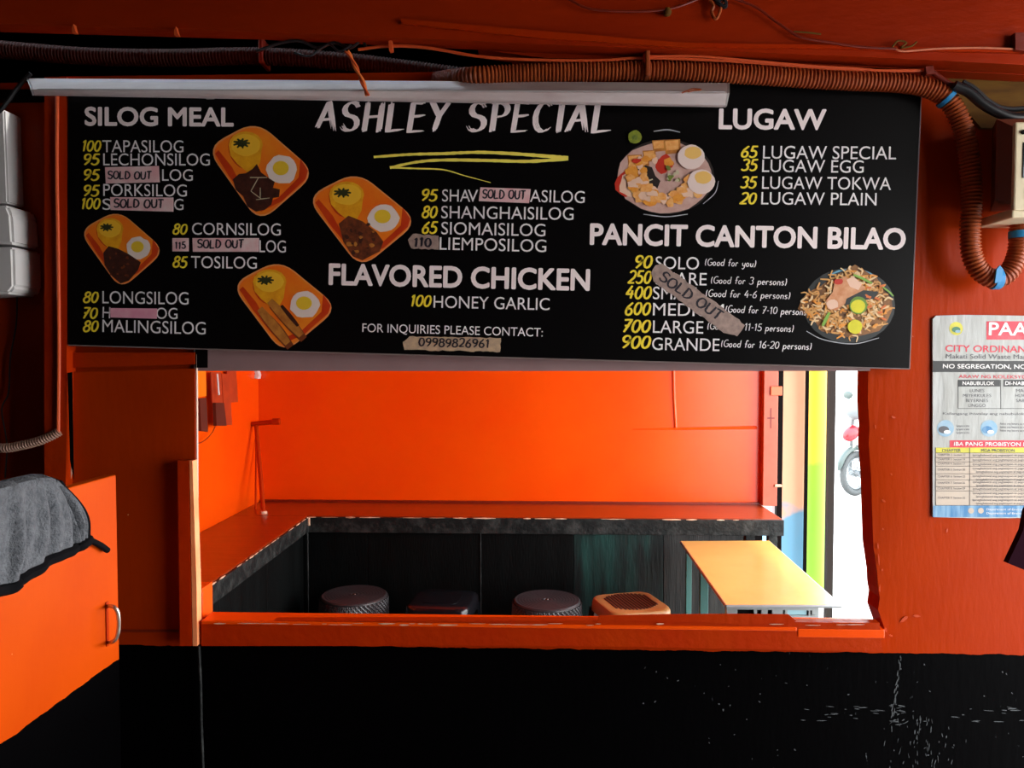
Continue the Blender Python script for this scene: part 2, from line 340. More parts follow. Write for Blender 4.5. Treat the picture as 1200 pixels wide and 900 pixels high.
bm = bmesh.new(); pxprism(bm, [(52,90),(78,90),(78,505),(74,760),(52,760)], -.03, .03); struct(bmobj('trim_post_left', bm, M['orange']))
bm = bmesh.new(); tube(bm, catmull([PY(x,y,-.034) for x,y in ((67,112),(66.5,200),(68,300),(69,400),(68.5,470),(68,508))],6), .0035, 8)
tag(bmobj('post_cable', bm, M['wire_orange'], smooth=True), 'orange painted cable clipped up the post left of the menu board', 'cable')
bm = bmesh.new(); tube(bm, catmull([PY(x,y,-.012) for x,y in ((73,436),(75,470),(78,500),(82,530),(84,548),(82,562))],6), .0026, 6)
tag(bmobj('crack_cable', bm, mat('dusty_wire',(.45,.2,.12),.6), smooth=True), 'thin dusty wire in the gap beside the plywood panel', 'wire')

# beam over the board
bm = bmesh.new(); pxprism(bm, [(-120,-160),(1420,-160),(1420,84),(1200,76),(1000,66),(640,52),(300,36),(-120,24)], -.085, -.045); struct(bmobj('beam_upper', bm, M['beam']))
bm = bmesh.new(); pxprism(bm, [(560,-60),(1400,-60),(1400,20),(1400,92),(1200,88),(1000,78),(760,70),(640,68),(560,58),(560,-60)], -.043, .0); struct(bmobj('beam_lower', bm, M['beam']))
bm = bmesh.new(); pxprism(bm, [(470,22),(800,50),(1000,53),(1400,62),(1400,66),(1000,57),(800,55),(640,45),(470,27)], -.092, -.0855)
struct(bmobj('trim_beam_ledge', bm, M['orange']))

def corr_tube(bm, pts, r, pitch, depth, seg=14):
    P = resample(catmull(pts, 16), pitch/4)
    tube(bm, P, r, seg, rf=lambda s, i: r + (depth if i % 4 in (0,1) else -depth))
# main conduit
t = thing('corrugated_conduit', 'orange painted corrugated conduit over the menu board, looping down to the meter', 'conduit', PY(1165, 330, -.03))
cp = [(440,106),(500,97),(550,90),(600,87),(680,84.5),(760,83),(830,85),(900,89),(980,94),(1050,97),(1086,103),(1110,116),(1126,143),(1135,180),(1139,225),(1137,270),(1139,298),(1149,318),(1166,327),(1182,319),(1192,298),(1195,270),(1195,246)]
bm = bmesh.new(); corr_tube(bm, [PY(x,y,.058 if x < 480 else .03 if x < 540 else -.052) for x,y in cp], .0165, .0068, .0013); bmobj('tubing', bm, M['conduit'], t, smooth=True)
def band(px, py, ang, wd, m, parent, r=.0192, y=-.052, name='tape_band'):
    c = PY(px, py, y); a = math.radians(ang); d = Vector((math.cos(a),0,math.sin(a)))
    bm = bmesh.new(); tube(bm, [c-d*wd/2, c-d*wd*.45, c, c+d*wd*.45, c+d*wd/2], r, 16, rf=lambda s,i: r*(.97 if i in (0,4) else 1)); return bmobj(name, bm, m, parent, True)
band(1109,116,-45,.008,M['tape_blue'],t); band(1167,327,0,.014,M['tape_blue'],t); band(1195.5,275,90,.013,M['tape_blue'],t)
bm = bmesh.new(); pxprism(bm, [(1168,316),(1172,311),(1176,316),(1173,330),(1166,332)], -.077, -.0725); bmobj('tape_tail', bm, M['tape_blue'], t)
for px, py in ((757,80),):
    cy = -.052; c = PY(px, py, cy); bm = bmesh.new(); box(bm, (c.x-.004,cy-.024,c.z-.022), (c.x+.004,-.043,c.z+.030), .002); bmobj('clamp', bm, M['conduit'], t)
t2 = thing('shade_toned_conduit', 'corrugated conduit coloured dark maroon for the shade in the recess above the left half of the lamp', 'conduit', PY(300, 70, .058))  # left conduit run, split off; its dark colour paints the beam's shade
bm = bmesh.new(); corr_tube(bm, [PY(x,y,.075) for x,y in [(-70,52),(0,58),(100,66),(200,68),(300,66),(400,72),(470,80),(560,92)]], .0165, .0068, .0013); bmobj('tubing', bm, mat('shade_toned_maroon_plastic', (.045,.008,.005), .5, spec=.15), t2, smooth=True)
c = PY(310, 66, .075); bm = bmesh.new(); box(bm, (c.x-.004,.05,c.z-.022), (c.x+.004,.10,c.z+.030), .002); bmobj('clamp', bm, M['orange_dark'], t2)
# second conduit, left edge
bm = bmesh.new(); corr_tube(bm, [PY(x,y,-.03) for x,y in ((-60,520),(0,525),(25,522),(45,517),(60,511),(71,505))], .0085, .0055, .001, 10)
tag(bmobj('short_conduit', bm, M['conduit_grey'], smooth=True), 'short dusty corrugated conduit at the left edge above the towel', 'conduit')

# cables along the beam
def wire(name, pts, r, m, label, y=-.095, n=6, cat='wire'):
    bm = bmesh.new(); tube(bm, catmull([PY(p[0],p[1],p[2] if len(p) > 2 else y) for p in pts], n), r, 7)
    return tag(bmobj(name, bm, m, smooth=True), label, cat)
wire('beam_cable', [(420,58),(455,54),(500,56),(560,66),(620,70),(700,71),(757,68),(860,72),(980,81),(1050,83),(1090,82)], .0028, M['wire_orange'], 'orange painted cable stapled along the beam just above the conduit', -.06, cat='cable')
wire('fork_cable', [(760,66),(820,66),(900,73),(960,78),(1000,80),(1022,82)], .0022, M['wire_orange'], 'short orange painted wire lying over the stapled beam cable', -.063)
wire('hanging_wire', [(655,-8),(672,2),(690,10),(720,13),(760,13),(790,9),(815,0),(830,-6)], .0022, M['orange_dark'], 'dark red wire sagging from the top of the picture, right of middle')
wire('beam_top_wire', [(860,-2),(885,8),(905,22),(925,36),(940,44),(975,50),(1010,55),(1050,57)], .0022, M['orange_dark'], 'dark wire slanting down across the beam to the right of the knotted wires')
wire('pale_wire', [(1050,58),(1060,60),(1100,57),(1150,56),(1200,58),(1260,60)], .0018, mat('pink_wire',(.62,.16,.07),.5), 'pale orange wire along the beam at the upper right corner')
wire('junction_wire', [(1045,56),(1052,48),(1062,50),(1056,56),(1068,54),(1074,49)], .0016, M['wood'], 'small twisted wire joint on the beam, upper right')
wire('knot_wire', [(828,-4),(836,6),(834,14),(838,22),(842,18),(846,6),(852,-2),(842,-4)], .0028, M['conduit'], 'knot of painted wires hanging at the top edge of the picture')
wire('knot_wire', [(836,-6),(842,4),(850,8),(848,-2),(840,2)], .004, M['cable'], 'black wire loop inside the knot at the top edge')
wire('cable_end', [(930,37),(945,38),(962,40)], .0016, M['wood'], 'bare wire ends sticking out on the beam right of the knot')
bm = bmesh.new(); c = PY(782, 14, -.092); lathe(bm, [(.001,.008),(.006,.006),(.008,0),(.006,-.006),(.001,-.008)], c, 10); tag(bmobj('beam_screw', bm, M['wood'], smooth=True), 'small rusty screw head on the beam near the sagging wire', 'screw')
wire('left_black_cable', [(-40,150),(-4,132),(8,120),(18,106),(28,94),(36,86)], .0042, M['cable'], 'black cable at the left edge running up to the lamp fixture', -.05, cat='cable')
wire('left_drop_wire', [(20,345),(19,380),(12,420),(10,460),(2,480),(8,520),(6,560)], .0016, M['cable'], 'thin black wire hanging below the white box at the left edge', 0.02)
wire('black_wire_bundle', [(300,60),(330,50),(352,48),(372,56),(392,50),(410,56),(424,48),(430,58)], .0028, M['cable'], 'tangle of black wires above the lamp, left of the orange pigtail', -.052)
wire('black_wire_bundle', [(345,62),(362,66),(374,58),(386,52),(398,60),(412,52)], .0022, M['cable'], 'small black wire loop above the lamp fixture', -.058)
for k, px in enumerate((86, 206)):
    bm = bmesh.new(); pxprism(bm, [(px-2,33+3*k),(px,28+3*k),(px+1.5,34+3*k),(px+3,38+3*k),(px-2,38+3*k)], -.095, -.086)
    tag(bmobj('cable_clip', bm, M['wire_orange']), ('leftmost' if k == 0 else 'second') + ' small orange clip on the dark part of the beam', 'clip')
bm = bmesh.new(); pxprism(bm, [(754,62),(760,60),(762,70),(758,74),(754,72)], -.068, -.056); tag(bmobj('cable_clip', bm, M['wire_orange']), 'orange cable clip on the beam above the right end of the lamp', 'clip')
bm = bmesh.new(); pxprism(bm, [(455,48),(459,46),(460,58),(456,59)], -.07, -.056); tag(bmobj('cable_clip', bm, M['wire_orange']), 'orange cable clip on the beam just right of the pigtail wire', 'clip')
bm = bmesh.new(); pxprism(bm, [(1190,38),(1202,38),(1204,60),(1190,58)], -.10, -.086); tag(bmobj('beam_bracket', bm, M['orange_dark']), 'small painted bracket on the beam at the right edge', 'bracket')
bm = bmesh.new(); pxprism(bm, [(1085,78),(1094,77),(1095,86),(1086,87)], -.07, -.05); tag(bmobj('cable_clip', bm, M['orange_dark']), 'dark clip at the right end of the stapled beam cable', 'clip')

# ================================================================== LAMP FIXTURE
t = thing('fluorescent_lamp', 'long dusty white tube lamp fixture mounted above the menu board', 'lamp', PY(443, 108, -.06))
A = {}
def lamp_section(px, tops, back):
    return [PY(px, tops[0], -.062), PY(px, tops[1], -.085), PY(px, tops[2], -.075), PY(px, tops[3], -.05)]
L1 = [(33,91.5,-.052),(38,105,-.098),(40,111,-.080),(40,112,-.048)]; R1 = [(853,97,-.052),(853,109,-.098),(850,124,-.080),(848,126,-.048)]
mid = lambda f: [PY(a[0]+(b[0]-a[0])*f, a[1]+(b[1]-a[1])*f + 0, a[2]) for a, b in zip(L1, R1)]
def lampface(idx0, name, m, y0=None):
    pass
bm = bmesh.new(); pa = [PY(*p) for p in L1]; pb = [PY(*p) for p in R1]
for p in (pa, pb): pass
prism_pts = pa; d = None
va = [bm.verts.new(p) for p in pa]; vb = [bm.verts.new(p) for p in pb]
for i in range(4): bm.faces.new((va[i], va[(i+1)%4], vb[(i+1)%4], vb[i]))
bm.faces.new(va); bm.faces.new(vb); bmesh.ops.recalc_face_normals(bm, faces=bm.faces)
bmesh.ops.bevel(bm, geom=list(bm.edges), offset=.0012, segments=1, affect='EDGES')
bmobj('housing', bm, M['lamp'], t)
bm = bmesh.new(); prism(bm, [p+Vector((-.0002,0,0)) for p in pa], Vector((-.003,0,0))); bmobj('end_cap', bm, M['lampend'], t)
bm = bmesh.new(); prism(bm, [p for p in pb], Vector((.003,0,0))); bmobj('end_cap', bm, M['lampend'], t)
bm = bmesh.new()
q = [PY(44,104.5,-.0995), PY(850,107.5,-.0995)]; tube(bm, [q[0], q[0].lerp(q[1],.5), q[1]], .0012, 6); bmobj('ridge', bm, M['lampend'], t)
for f in (.25, .75):
    c = PY(38+812*f, 84, -.05); bm = bmesh.new(); box(bm, (c.x-.008, -.05, c.z-.045), (c.x+.008, -.001, c.z-.016), .001); bmobj('mounting_clip', bm, M['lampend'], t)
t = thing('pigtail_wire', 'frayed orange wire hanging in front of the lamp fixture', 'wire', PY(430, 112, -.11))
for k in range(2):
    pts = []
    for i in range(13):
        f = i/12; x = 406+25*f**.8 + 0*f; y = 60+52*f; a = f*9+k*math.pi
        pts.append(PY(x+math.cos(a)*1.6, y, -.105+math.sin(a)*.002))
    tubeobj('strand', pts, .0028 - .0006*k, M['wire_orange'] if k else mat('orange_tape',(.75,.16,.03),.5), t)
bm = bmesh.new(); tube(bm, catmull([PY(x,y,-.101) for x,y in ((799,109),(806,106),(812,104),(822,105),(814,106),(806,107.5))],4), .0012, 6)
tag(bmobj('wire_scrap', bm, M['conduit'], smooth=True), 'tiny orange scrap of wire on the right end of the lamp', 'wire')

# ================================================================== MENU BOARD
BY = -.030
corners = [(80,98.5),(1079.5,104),(1065,432),(80,404)]
t = board = thing('menu_board', 'wide black menu sign with white and yellow lettering and pictures of meals', 'sign', PY(575, 418, BY))
bm = bmesh.new()
pxprism(bm, [(80,92),(1080,99),(1065.5,432.3),(80,404.5)], BY, BY+.012); bmobj('panel', bm, M['black'], t)
bm = bmesh.new(); pts = [(80,92),(1080,99),(1065.5,432.3),(80,404.5)]
for a, b in ((1,2),(2,3)):
    A_, B_ = PY(*pts[a], BY+.0005), PY(*pts[b], BY+.0005); tube(bm, [A_, A_.lerp(B_,.5), B_], .0013, 6)
bmobj('edge_trim', bm, mat('board_edge', (.22,.17,.16), .5), t)
LAY = [0]
FR = {}
def glyph_mesh(s, shear=0):
    c = bpy.data.curves.new('t', 'FONT'); c.body = s; c.shear = shear; c.resolution_u = 4
    o = bpy.data.objects.new('t', c); COL.objects.link(o)
    dg = bpy.context.evaluated_depsgraph_get(); dg.update()
    me = o.evaluated_get(dg).to_mesh(); vs = [(v.co.x, v.co.y) for v in me.vertices]; fs = [tuple(p.vertices) for p in me.polygons]
    o.evaluated_get(dg).to_mesh_clear(); bpy.data.objects.remove(o); bpy.data.curves.remove(c)
    return vs, fs
def text(s, x0, y0, x1, y1, h, m, bold=0, shear=0, y=None, parent=None, name='lettering', lay=1):
    """lettering whose baseline runs from (x0,y0) to (x1,y1) in the picture, capitals h px tall, on the plane y"""
    yy = (BY if y is None else y) - .0003*lay
    vs, fs = glyph_mesh(s, shear)
    mx = min(v[0] for v in vs); Mx = max(v[0] for v in vs)
    ch = glyph_mesh('H')[0] if 'H' not in FR else FR['H']; FR['H'] = ch
    cap = max(v[1] for v in ch)
    O = PY(x0, y0, yy); X = (PY(x1, y1, yy)-O)/(Mx-mx); ux = X.normalized(); up = Vector((-ux.z, 0, ux.x)); 
    H = (PY((x0+x1)/2, (y0+y1)/2-h, yy)-PY((x0+x1)/2, (y0+y1)/2, yy)).length/cap
    me = bpy.data.meshes.new(name); V = []; Fc = []
    sh = [(0,0)] if not bold else [(bold*math.cos(a), bold*math.sin(a)) for a in (k*math.pi/4 for k in range(8))]
    for k, (dx, dz) in enumerate(sh):
        b0 = len(V)
        for a, b in vs: V.append(O + X*(a-mx) + up*(b*H) + ux*dx*H + up*dz*H + Vector((0,-.00001*k,0)))
        Fc += [tuple(b0+i for i in f) for f in fs]
    me.from_pydata(V, [], Fc)
    return link(name, me, m, parent if parent is not None else board)

W_, SW, YL = M['print_white'], M['print_soft'], M['print_yellow']
# headings
for s, x0,y0,x1,y1,h in (('SILOG MEAL',99,146.5,274,147.5,22), ('FLAVORED CHICKEN',385,333,691,340,25), ('LUGAW',842,150.5,968,151.5,24), ('PANCIT CANTON BILAO',691,286,1061,292,25)):
    text(s, x0+1,y0,x1-1,y1,h-1.5, W_, bold=.030)
# thin lines
for s, x0,y0,x1,y1,h in (
    ('TAPASILOG',120,178.3,215,178.6,14),('LECHONSILOG',121,193.8,246,194,14),('LOG',190,211.8,226,212,13.5),('PORKSILOG',121,229.5,219,230.3,14),('S',120,245.8,130,245.9,13),('G',204,246,215,246.2,13),
    ('CORNSILOG',225,275,329,276,14),('LOG',304,295.5,335,296,14),('TOSILOG',224,314,301,315,14),
    ('LONGSILOG',120,355.5,221,357,14.5),('H',120,372.5,129,373,13),('OG',183,373.5,208,374,13),('MALINGSILOG',120,389,241,392,14.5),
    ('SHA',518,236,551,236.4,14),('V',548,236.3,560,236.5,14),('ASILOG',621,236.5,685,238,14),('SHANGHAISILOG',517,255.7,672,257.8,14.5),('SIOMAISILOG',517,274.5,639,277,14.5),('LIEMPOSILOG',515,292.5,640,295.5,14.5),
    ('HONEY GARLIC',508,360.5,644,363.5,14),('FOR INQUIRIES PLEASE CONTACT:',424.5,389,636,394.5,10),
    ('LUGAW SPECIAL',894,185.8,1050,186.8,15),('LUGAW EGG',893,201.5,1012,202.6,14.5),('LUGAW TOKWA',893,221.2,1044,222.6,14.5),('LUGAW PLAIN',892,239.5,1027,240.8,14.5),
    ('SOLO',768,315,819,316,14.5),('SHARE',768,333.5,828,334.5,14.5),('SMALL',765,350.5,822,351.5,14.5),('MEDIUM',765,369.5,848,371,14.5),('LARGE',765,390,824,391,14.5),('GRANDE',764,410,843,411.5,14.5)):
    text(s, x0,y0,x1,y1,h, SW)

# ---- a small stroke alphabet for brush, marker and handwriting (glyph box about 0..w x 0..1)
def arc(cx, cy, rx, ry, a0, a1, n=8): return [(cx+rx*math.cos(math.radians(a0+(a1-a0)*i/n)), cy+ry*math.sin(math.radians(a0+(a1-a0)*i/n))) for i in range(n+1)]
G = {
 'A': (.62,[[(0,0),(.33,1),(.6,0)],[(.1,.36),(.52,.4)]]), 'S': (.55,[arc(.3,.75,.24,.24,20,270,8)+arc(.28,.26,.25,.25,80,-160,8)]), 'H': (.6,[[(.05,0),(.07,1)],[(.55,0),(.55,1)],[(.05,.5),(.56,.54)]]),
 'L': (.5,[[(.06,1),(.05,0),(.5,.04)]]), 'E': (.5,[[(.5,.97),(.08,1),(.06,0),(.5,.03)],[(.06,.52),(.42,.55)]]), 'Y': (.58,[[(.02,1),(.3,.52)],[(.58,1),(.3,.5),(.2,0)]]),
 'P': (.52,[[(.08,0),(.08,1)],[(.02,.97)]+arc(.24,.74,.26,.24,70,-100,7)]), 'C': (.55,[arc(.34,.5,.3,.5,50,310,10)]), 'I': (.2,[[(.1,1),(.1,0)]]),
 'O': (.62,[arc(.31,.5,.29,.48,95,455,14)]), 'D': (.58,[[(.08,0),(.08,1)],[(.02,1)]+arc(.14,.5,.42,.48,80,-90,9)]), 'U': (.58,[[(.05,1),(.06,.4)]+arc(.3,.3,.23,.28,190,350,7)+[(.53,.4),(.55,1)]]), 'T': (.55,[[(.28,.98),(.28,0)],[(0,.97),(.55,1)]]),
 'G': (.6,[arc(.34,.5,.3,.48,55,330,10)+[(.6,.45),(.36,.45)]]),
 '0': (.52,[arc(.26,.5,.22,.46,90,450,14)]), '1': (.34,[[(.04,.78),(.2,.98),(.2,0)]]), '2': (.5,[arc(.25,.72,.22,.26,160,-20,8)+[(.4,.45),(.03,.03),(.48,.04)]]), '3': (.5,[arc(.22,.74,.22,.23,150,-80,8),arc(.22,.27,.24,.26,80,-150,9)]),
 '4': (.52,[[(.3,1),(.02,.34),(.5,.36)],[(.38,.65),(.36,0)]]), '5': (.5,[[(.45,.97),(.12,.95),(.08,.56)]+arc(.22,.3,.24,.29,85,-150,9)]), '6': (.5,[[(.4,.98),(.14,.65),(.05,.35)]+arc(.25,.27,.2,.25,180,510,11)]),
 '7': (.48,[[(.02,.96),(.46,.97),(.14,0)],[(.1,.5),(.4,.52)]]), '8': (.5,[arc(.26,.75,.18,.21,270,-90,11),arc(.25,.27,.22,.26,90,450,12)]), '9': (.5,[arc(.25,.72,.2,.25,0,360,11)+[(.45,.7),(.38,.3),(.16,0)]]),
 '(': (.25,[arc(.3,.45,.22,.62,130,230,6)]), ')': (.25,[arc(-.05,.45,.22,.62,50,-50,6)]), '-': (.3,[[(.03,.4),(.27,.42)]]), ' ': (.32,[]),
 'o': (.42,[arc(.2,.27,.16,.25,90,450,10)]), 'd': (.44,[arc(.2,.27,.17,.25,60,330,9),[(.38,.98),(.37,.02)]]), 'f': (.32,[arc(.26,.78,.12,.2,30,180,5)+[(.13,0)],[(.0,.5),(.28,.52)]]), 'r': (.34,[[(.06,.52),(.06,0)],[(.06,.3)]+arc(.2,.32,.13,.2,160,40,5)]),
 'y': (.42,[[(.04,.52),(.08,.2),(.22,.08),(.35,.2)],[(.38,.52),(.34,-.15),(.2,-.36),(.05,-.25)]]), 'u': (.42,[[(.05,.52),(.06,.15),(.18,.02),(.34,.16),(.36,.52)],[(.36,.2),(.38,0)]]), 'p': (.44,[[(.07,.54),(.05,-.38)],arc(.22,.27,.17,.25,150,-150,9)]),
 'e': (.4,[[(.05,.27),(.36,.3)]+arc(.2,.27,.16,.25,10,310,9)]), 's': (.34,[arc(.18,.4,.12,.12,30,260,6)+arc(.16,.14,.13,.13,80,-150,6)]), 'n': (.42,[[(.06,.52),(.06,0)],[(.06,.3)]+arc(.2,.34,.15,.18,150,0,5)+[(.36,0)]]),
}
def ribbon(V, Fc, pts, wf, zoff):
    n = len(pts); b0 = len(V)
    for i, p in enumerate(pts):
        a = pts[max(i-1,0)]; b = pts[min(i+1,n-1)]; dx, dy = b[0]-a[0], b[1]-a[1]; l = math.hypot(dx, dy) or 1
        nx, ny = -dy/l, dx/l; wd = wf(i/(n-1))/2
        V.append((p[0]+nx*wd, p[1]+ny*wd, zoff)); V.append((p[0]-nx*wd, p[1]-ny*wd, zoff))
    for i in range(n-1): Fc.append((b0+2*i, b0+2*i+1, b0+2*i+3, b0+2*i+2))
def dens(pts, step=.08):
    out = []
    for a, b in zip(pts, pts[1:]):
        L = math.hypot(b[0]-a[0], b[1]-a[1]); k = max(1, int(L/step))
        for i in range(k): out.append((a[0]+(b[0]-a[0])*i/k, a[1]+(b[1]-a[1])*i/k))
    out.append(pts[-1]); return out
def hand(s, x0, y0, x1, y1, h, m, wt=.12, slant=0, brush=False, y=None, parent=None, lay=1, jit=.02, gap=.1, name='lettering', seed=1):
    rr = random.Random(seed); yy = (BY if y is None else y) - .0003*lay; V2 = []; Fc = []; cx = 0; k = 0
    for ch in s:
        wd, st = G[ch]
        dy = rr.uniform(-jit, jit)
        for q in st:
            pts = [(cx + a + slant*b, b+dy) for a, b in q]; pts = dens(pts, .07)
            k += 1
            if not brush:
                pts = [(a+rr.uniform(-jit,jit)*.35, b+rr.uniform(-jit,jit)*.35) for a, b in pts]
                ribbon(V2, Fc, pts, lambda f: wt*(.62+.38*math.sin(math.pi*min(1,max(0,f*.96+.03)))**.35), k*.000008)
            else:
                for j in range(5):
                    off = (j-2)*wt*.24; tr0 = rr.uniform(0,.09); tr1 = rr.uniform(0,.09)
                    n = len(pts); sub = pts[int(n*tr0): max(int(n*tr0)+2, n-int(n*tr1))]
                    sub2 = [(a+off*.9, b+off*.3) for a, b in sub]
                    # run a little past the ends like dry bristles
                    a, b = sub2[-2], sub2[-1]; e = rr.uniform(-.3,.9); sub2.append((b[0]+(b[0]-a[0])*e, b[1]+(b[1]-a[1])*e)) 
                    ww = wt*rr.choice((.2,.28,.34,.34))
                    ribbon(V2, Fc, sub2, lambda f, ww=ww: ww*(1-.75*max(0,(f-.8)/.2)), (k*6+j)*.000006)
        cx += wd + gap
    mx = min(v[0] for v in V2); Mx = max(v[0] for v in V2)
    O = PY(x0, y0, yy); X = (PY(x1, y1, yy)-O)/(Mx-mx); ux = X.normalized(); up = Vector((-ux.z,0,ux.x))
    H = (PY(x0, y0-h, yy)-O).length
    me = bpy.data.meshes.new(name); me.from_pydata([O + X*(a-mx) + up*b*H + Vector((0,-z,0)) for a,b,z in V2], [], Fc)
    return link(name, me, m, parent if parent is not None else board)

hand('ASHLEY SPECIAL', 369,153,716,155,34, W_, wt=.17, slant=.12, brush=True, jit=.03, gap=.2, seed=5)
prices = (('100',97,177.5,119,177.8,13),('95',98,193,117,193.4,13),('95',98,211.5,117,211.8,13),('95',98,229.5,117,229.8,13),('100',96,245,118,245.2,13),
 ('80',202,274.5,220,275,12.5),('85',202,313.2,220,313.6,13),('80',97,354.5,116,355,13),('70',97,373,115,373.4,13),('80',97,388.5,116,389,13),
 ('95',494,235,513,235.5,13.5),('80',494,255,513,255.5,14),('65',494,273.5,513,274,14),('100',482,359,506,359.5,13.5),
 ('65',868,184,888,184.4,13.5),('35',868,200,888,200.4,13.5),('35',867,220,887,220.4,13.5),('20',866,239,887,239.3,13.5),
 ('90',744,314,765,314.5,15),('250',735,332,764,332.5,15),('400',733,350,764,350.5,15),('600',732,369,763,369.5,15),('700',730,389.5,763,390,15),('900',729,408,763,408.7,15))
for i, (s, x0,y0,x1,y1,h) in enumerate(prices): hand(s, x0,y0,x1,y1,h, YL, wt=.165, slant=.18, jit=.02, gap=.08, seed=i)
for i, (s, x0,y0,x1,y1) in enumerate((('(Good for you)',826,311,886,313),('(Good for 3 persons)',833,332,922,334.5),('(Good for 4-6 persons)',827,347.5,926,350.5),('(Good for 7-10 persons)',850,366,948,369.5),('(Good for 11-15 persons)',829,386,930,389),('(Good for 16-20 persons)',845,406.5,951,410))):
    hand(s, x0,y0,x1,y1,8.5, SW, wt=.11, slant=.12, jit=.015, gap=.08, seed=40+i)
# yellow swash
V2 = []; Fc = []
def swash(pts, w0, w1):
    P3 = catmull([Vector((a,b,0)) for a,b in pts], 10); ribbon(V2, Fc, [(p.x,p.y) for p in P3], lambda f: (w0+(w1-w0)*f)*R.uniform(.85,1.15), len(V2)*1e-7)
swash([(438,184),(480,181),(520,180),(560,178.5),(600,180),(640,183),(666,185)], 3, 4.2); swash([(666,186),(620,189),(570,188),(520,187.5),(488,190),(457,196.5)], 4, 3)
swash([(457,196.5),(490,197.5),(520,199),(545,206),(575,214)], 2.2, .8)
me = bpy.data.meshes.new('swash'); me.from_pydata([PY(a,b,BY-.0003-z) for a,b,z in V2], [], Fc); link('swash', me, M['print_yellow2'], board)

# ---- paper labels and tape stuck on the board
def label_patch(pts, m, writing, label, lay=2, ragged=0, mk=None, wt=.19, slant=.05):
    rr = random.Random(int(pts[0][0]*3+pts[0][1])); P2 = []
    for i in range(len(pts)):
        a, b = pts[i], pts[(i+1)%len(pts)]; L = math.hypot(b[0]-a[0], b[1]-a[1]); k = max(1, int(L/4)) if ragged else 1
        for j in range(k): P2.append((a[0]+(b[0]-a[0])*j/k + (rr.uniform(-ragged,ragged) if j else 0), a[1]+(b[1]-a[1])*j/k + (rr.uniform(-ragged,ragged) if j else 0)))
    yy = BY-.0003*lay-.0004; bm = bmesh.new(); pxprism(bm, P2, yy, BY-.0001, yref=yy); o = bmobj('paper_label', bm, m, board); tag(o, label)
    if writing:
        s, x0,y0,x1,y1,h = writing; hand(s, x0,y0,x1,y1,h, mk or M['marker'], wt=wt, slant=slant, y=yy, parent=o, lay=1, jit=.05, name='handwriting', seed=int(x0))
    return o
label_patch([(123,196),(186,194.5),(187,213.5),(124,215)], M['tape_pink'], ('SOLD OUT',126,209.5,178,210,9), 'pink taped label over the third line of the first list')
label_patch([(129,231),(203,231.5),(203,248),(129.5,246)], M['tape_pink'], ('SOLD OUT',133,243,192,243.5,10), 'pink taped label over the fifth line of the first list')
label_patch([(202,279),(221,279),(221,294.5),(202,294.5)], M['tape_pink'], ('115',205,291.5,218,291.5,8), 'small square price label')
label_patch([(225.5,279),(303.5,279),(303,295),(226,295)], M['tape_pink'], ('SOLD OUT',231,290.5,286,290.5,9.5), 'pink label under the fourth list line with corned beef')
label_patch([(129,361),(184,361.5),(183.5,373.5),(129.5,372)], M['tape_hot'], None, 'blank bright pink label')
label_patch([(563,219.5),(622,221.5),(620,238),(561,235.5)], M['tape_pink'], ('SOLD OUT',565,232.5,616,233.5,10), 'pale pink label in the middle list')
label_patch([(478,281),(484,274),(514,276.5),(514,292.5),(482,291)], M['tape_grey'], ('110',485,289,506,289.5,10.5), 'worn grey tape with handwritten price', ragged=.7)
label_patch([(472,401),(480,394),(587,396),(586,412.5),(474,410)], M['tape_tan'], ('09989826961',490,406,573,407.5,10), 'tan tape with handwritten digits', ragged=.8, wt=.17)
label_patch([(768,311),(776,309),(862,372),(873,381),(864,394),(848,390),(766,330),(763,320)], M['tape_grey'], ('SOLD OUT',771,327,842,376,12), 'long slanting strip of grey tape', ragged=.9, lay=3, wt=.16)

# ---- printed pictures of the dishes (flat print: thin coloured layers)
class Pic:
    def __init__(s, label): s.V = []; s.F = []; s.M = []; s.mats = []; s.k = 0; s.label = label
    def add(s, pts, m):
        if m not in s.mats: s.mats.append(m)
        s.k += 1; b = len(s.V); cx = sum(p[0] for p in pts)/len(pts); cy = sum(p[1] for p in pts)/len(pts)
        s.V += [PY(x, y, BY-.0002-.000025*s.k) for x, y in pts]; s.F.append(tuple(range(b, b+len(pts)))); s.M.append(s.mats.index(m))
    def blob(s, cx, cy, rx, ry, m, n=18, j=.0, rot=0, seed=0):
        rr = random.Random(seed+int(cx*7+cy)); c, q = math.cos(rot), math.sin(rot); pts = []
        for i in range(n):
            a = 2*math.pi*i/n; f = 1+rr.uniform(-j, j); x, y = rx*f*math.cos(a), ry*f*math.sin(a); pts.append((cx+x*c-y*q, cy+x*q+y*c))
        s.add(pts, m)
    def line(s, pts, wd, m):
        V2 = []; F2 = []; P3 = catmull([Vector((a,b,0)) for a,b in pts], 5); ribbon(V2, F2, [(p.x,p.y) for p in P3], lambda f: wd*(.7+.3*math.sin(math.pi*f)), 0)
        if m not in s.mats: s.mats.append(m)
        s.k += .4; b = len(s.V); s.V += [PY(x, y, BY-.0002-.000025*s.k) for x, y, z in V2]
        for f in F2: s.F.append(tuple(b+i for i in f)); s.M.append(s.mats.index(m))
    def done(s):
        me = bpy.data.meshes.new('printed_picture'); me.from_pydata(s.V, [], s.F)
        for i, p in enumerate(me.polygons): p.material_index = s.M[i]
        o = link('printed_picture', me, s.mats, board); tag(o, s.label)
fm = lambda n, c, c2=None, vs=120: mat('print_'+n, c, .45, col2=c2, vscale=vs)
p_rim = fm('tray_rim', (.85,.30,.10)); p_tray = fm('tray', (.90,.15,.006), (.92,.26,.012), 14); p_trayd = fm('tray_shadow', (.55,.03,.003), (.68,.06,.005), 22); p_rice = fm('rice', (.92,.44,.012), (.78,.30,.008), 60); p_rice2 = fm('rice_top', (.95,.52,.03))
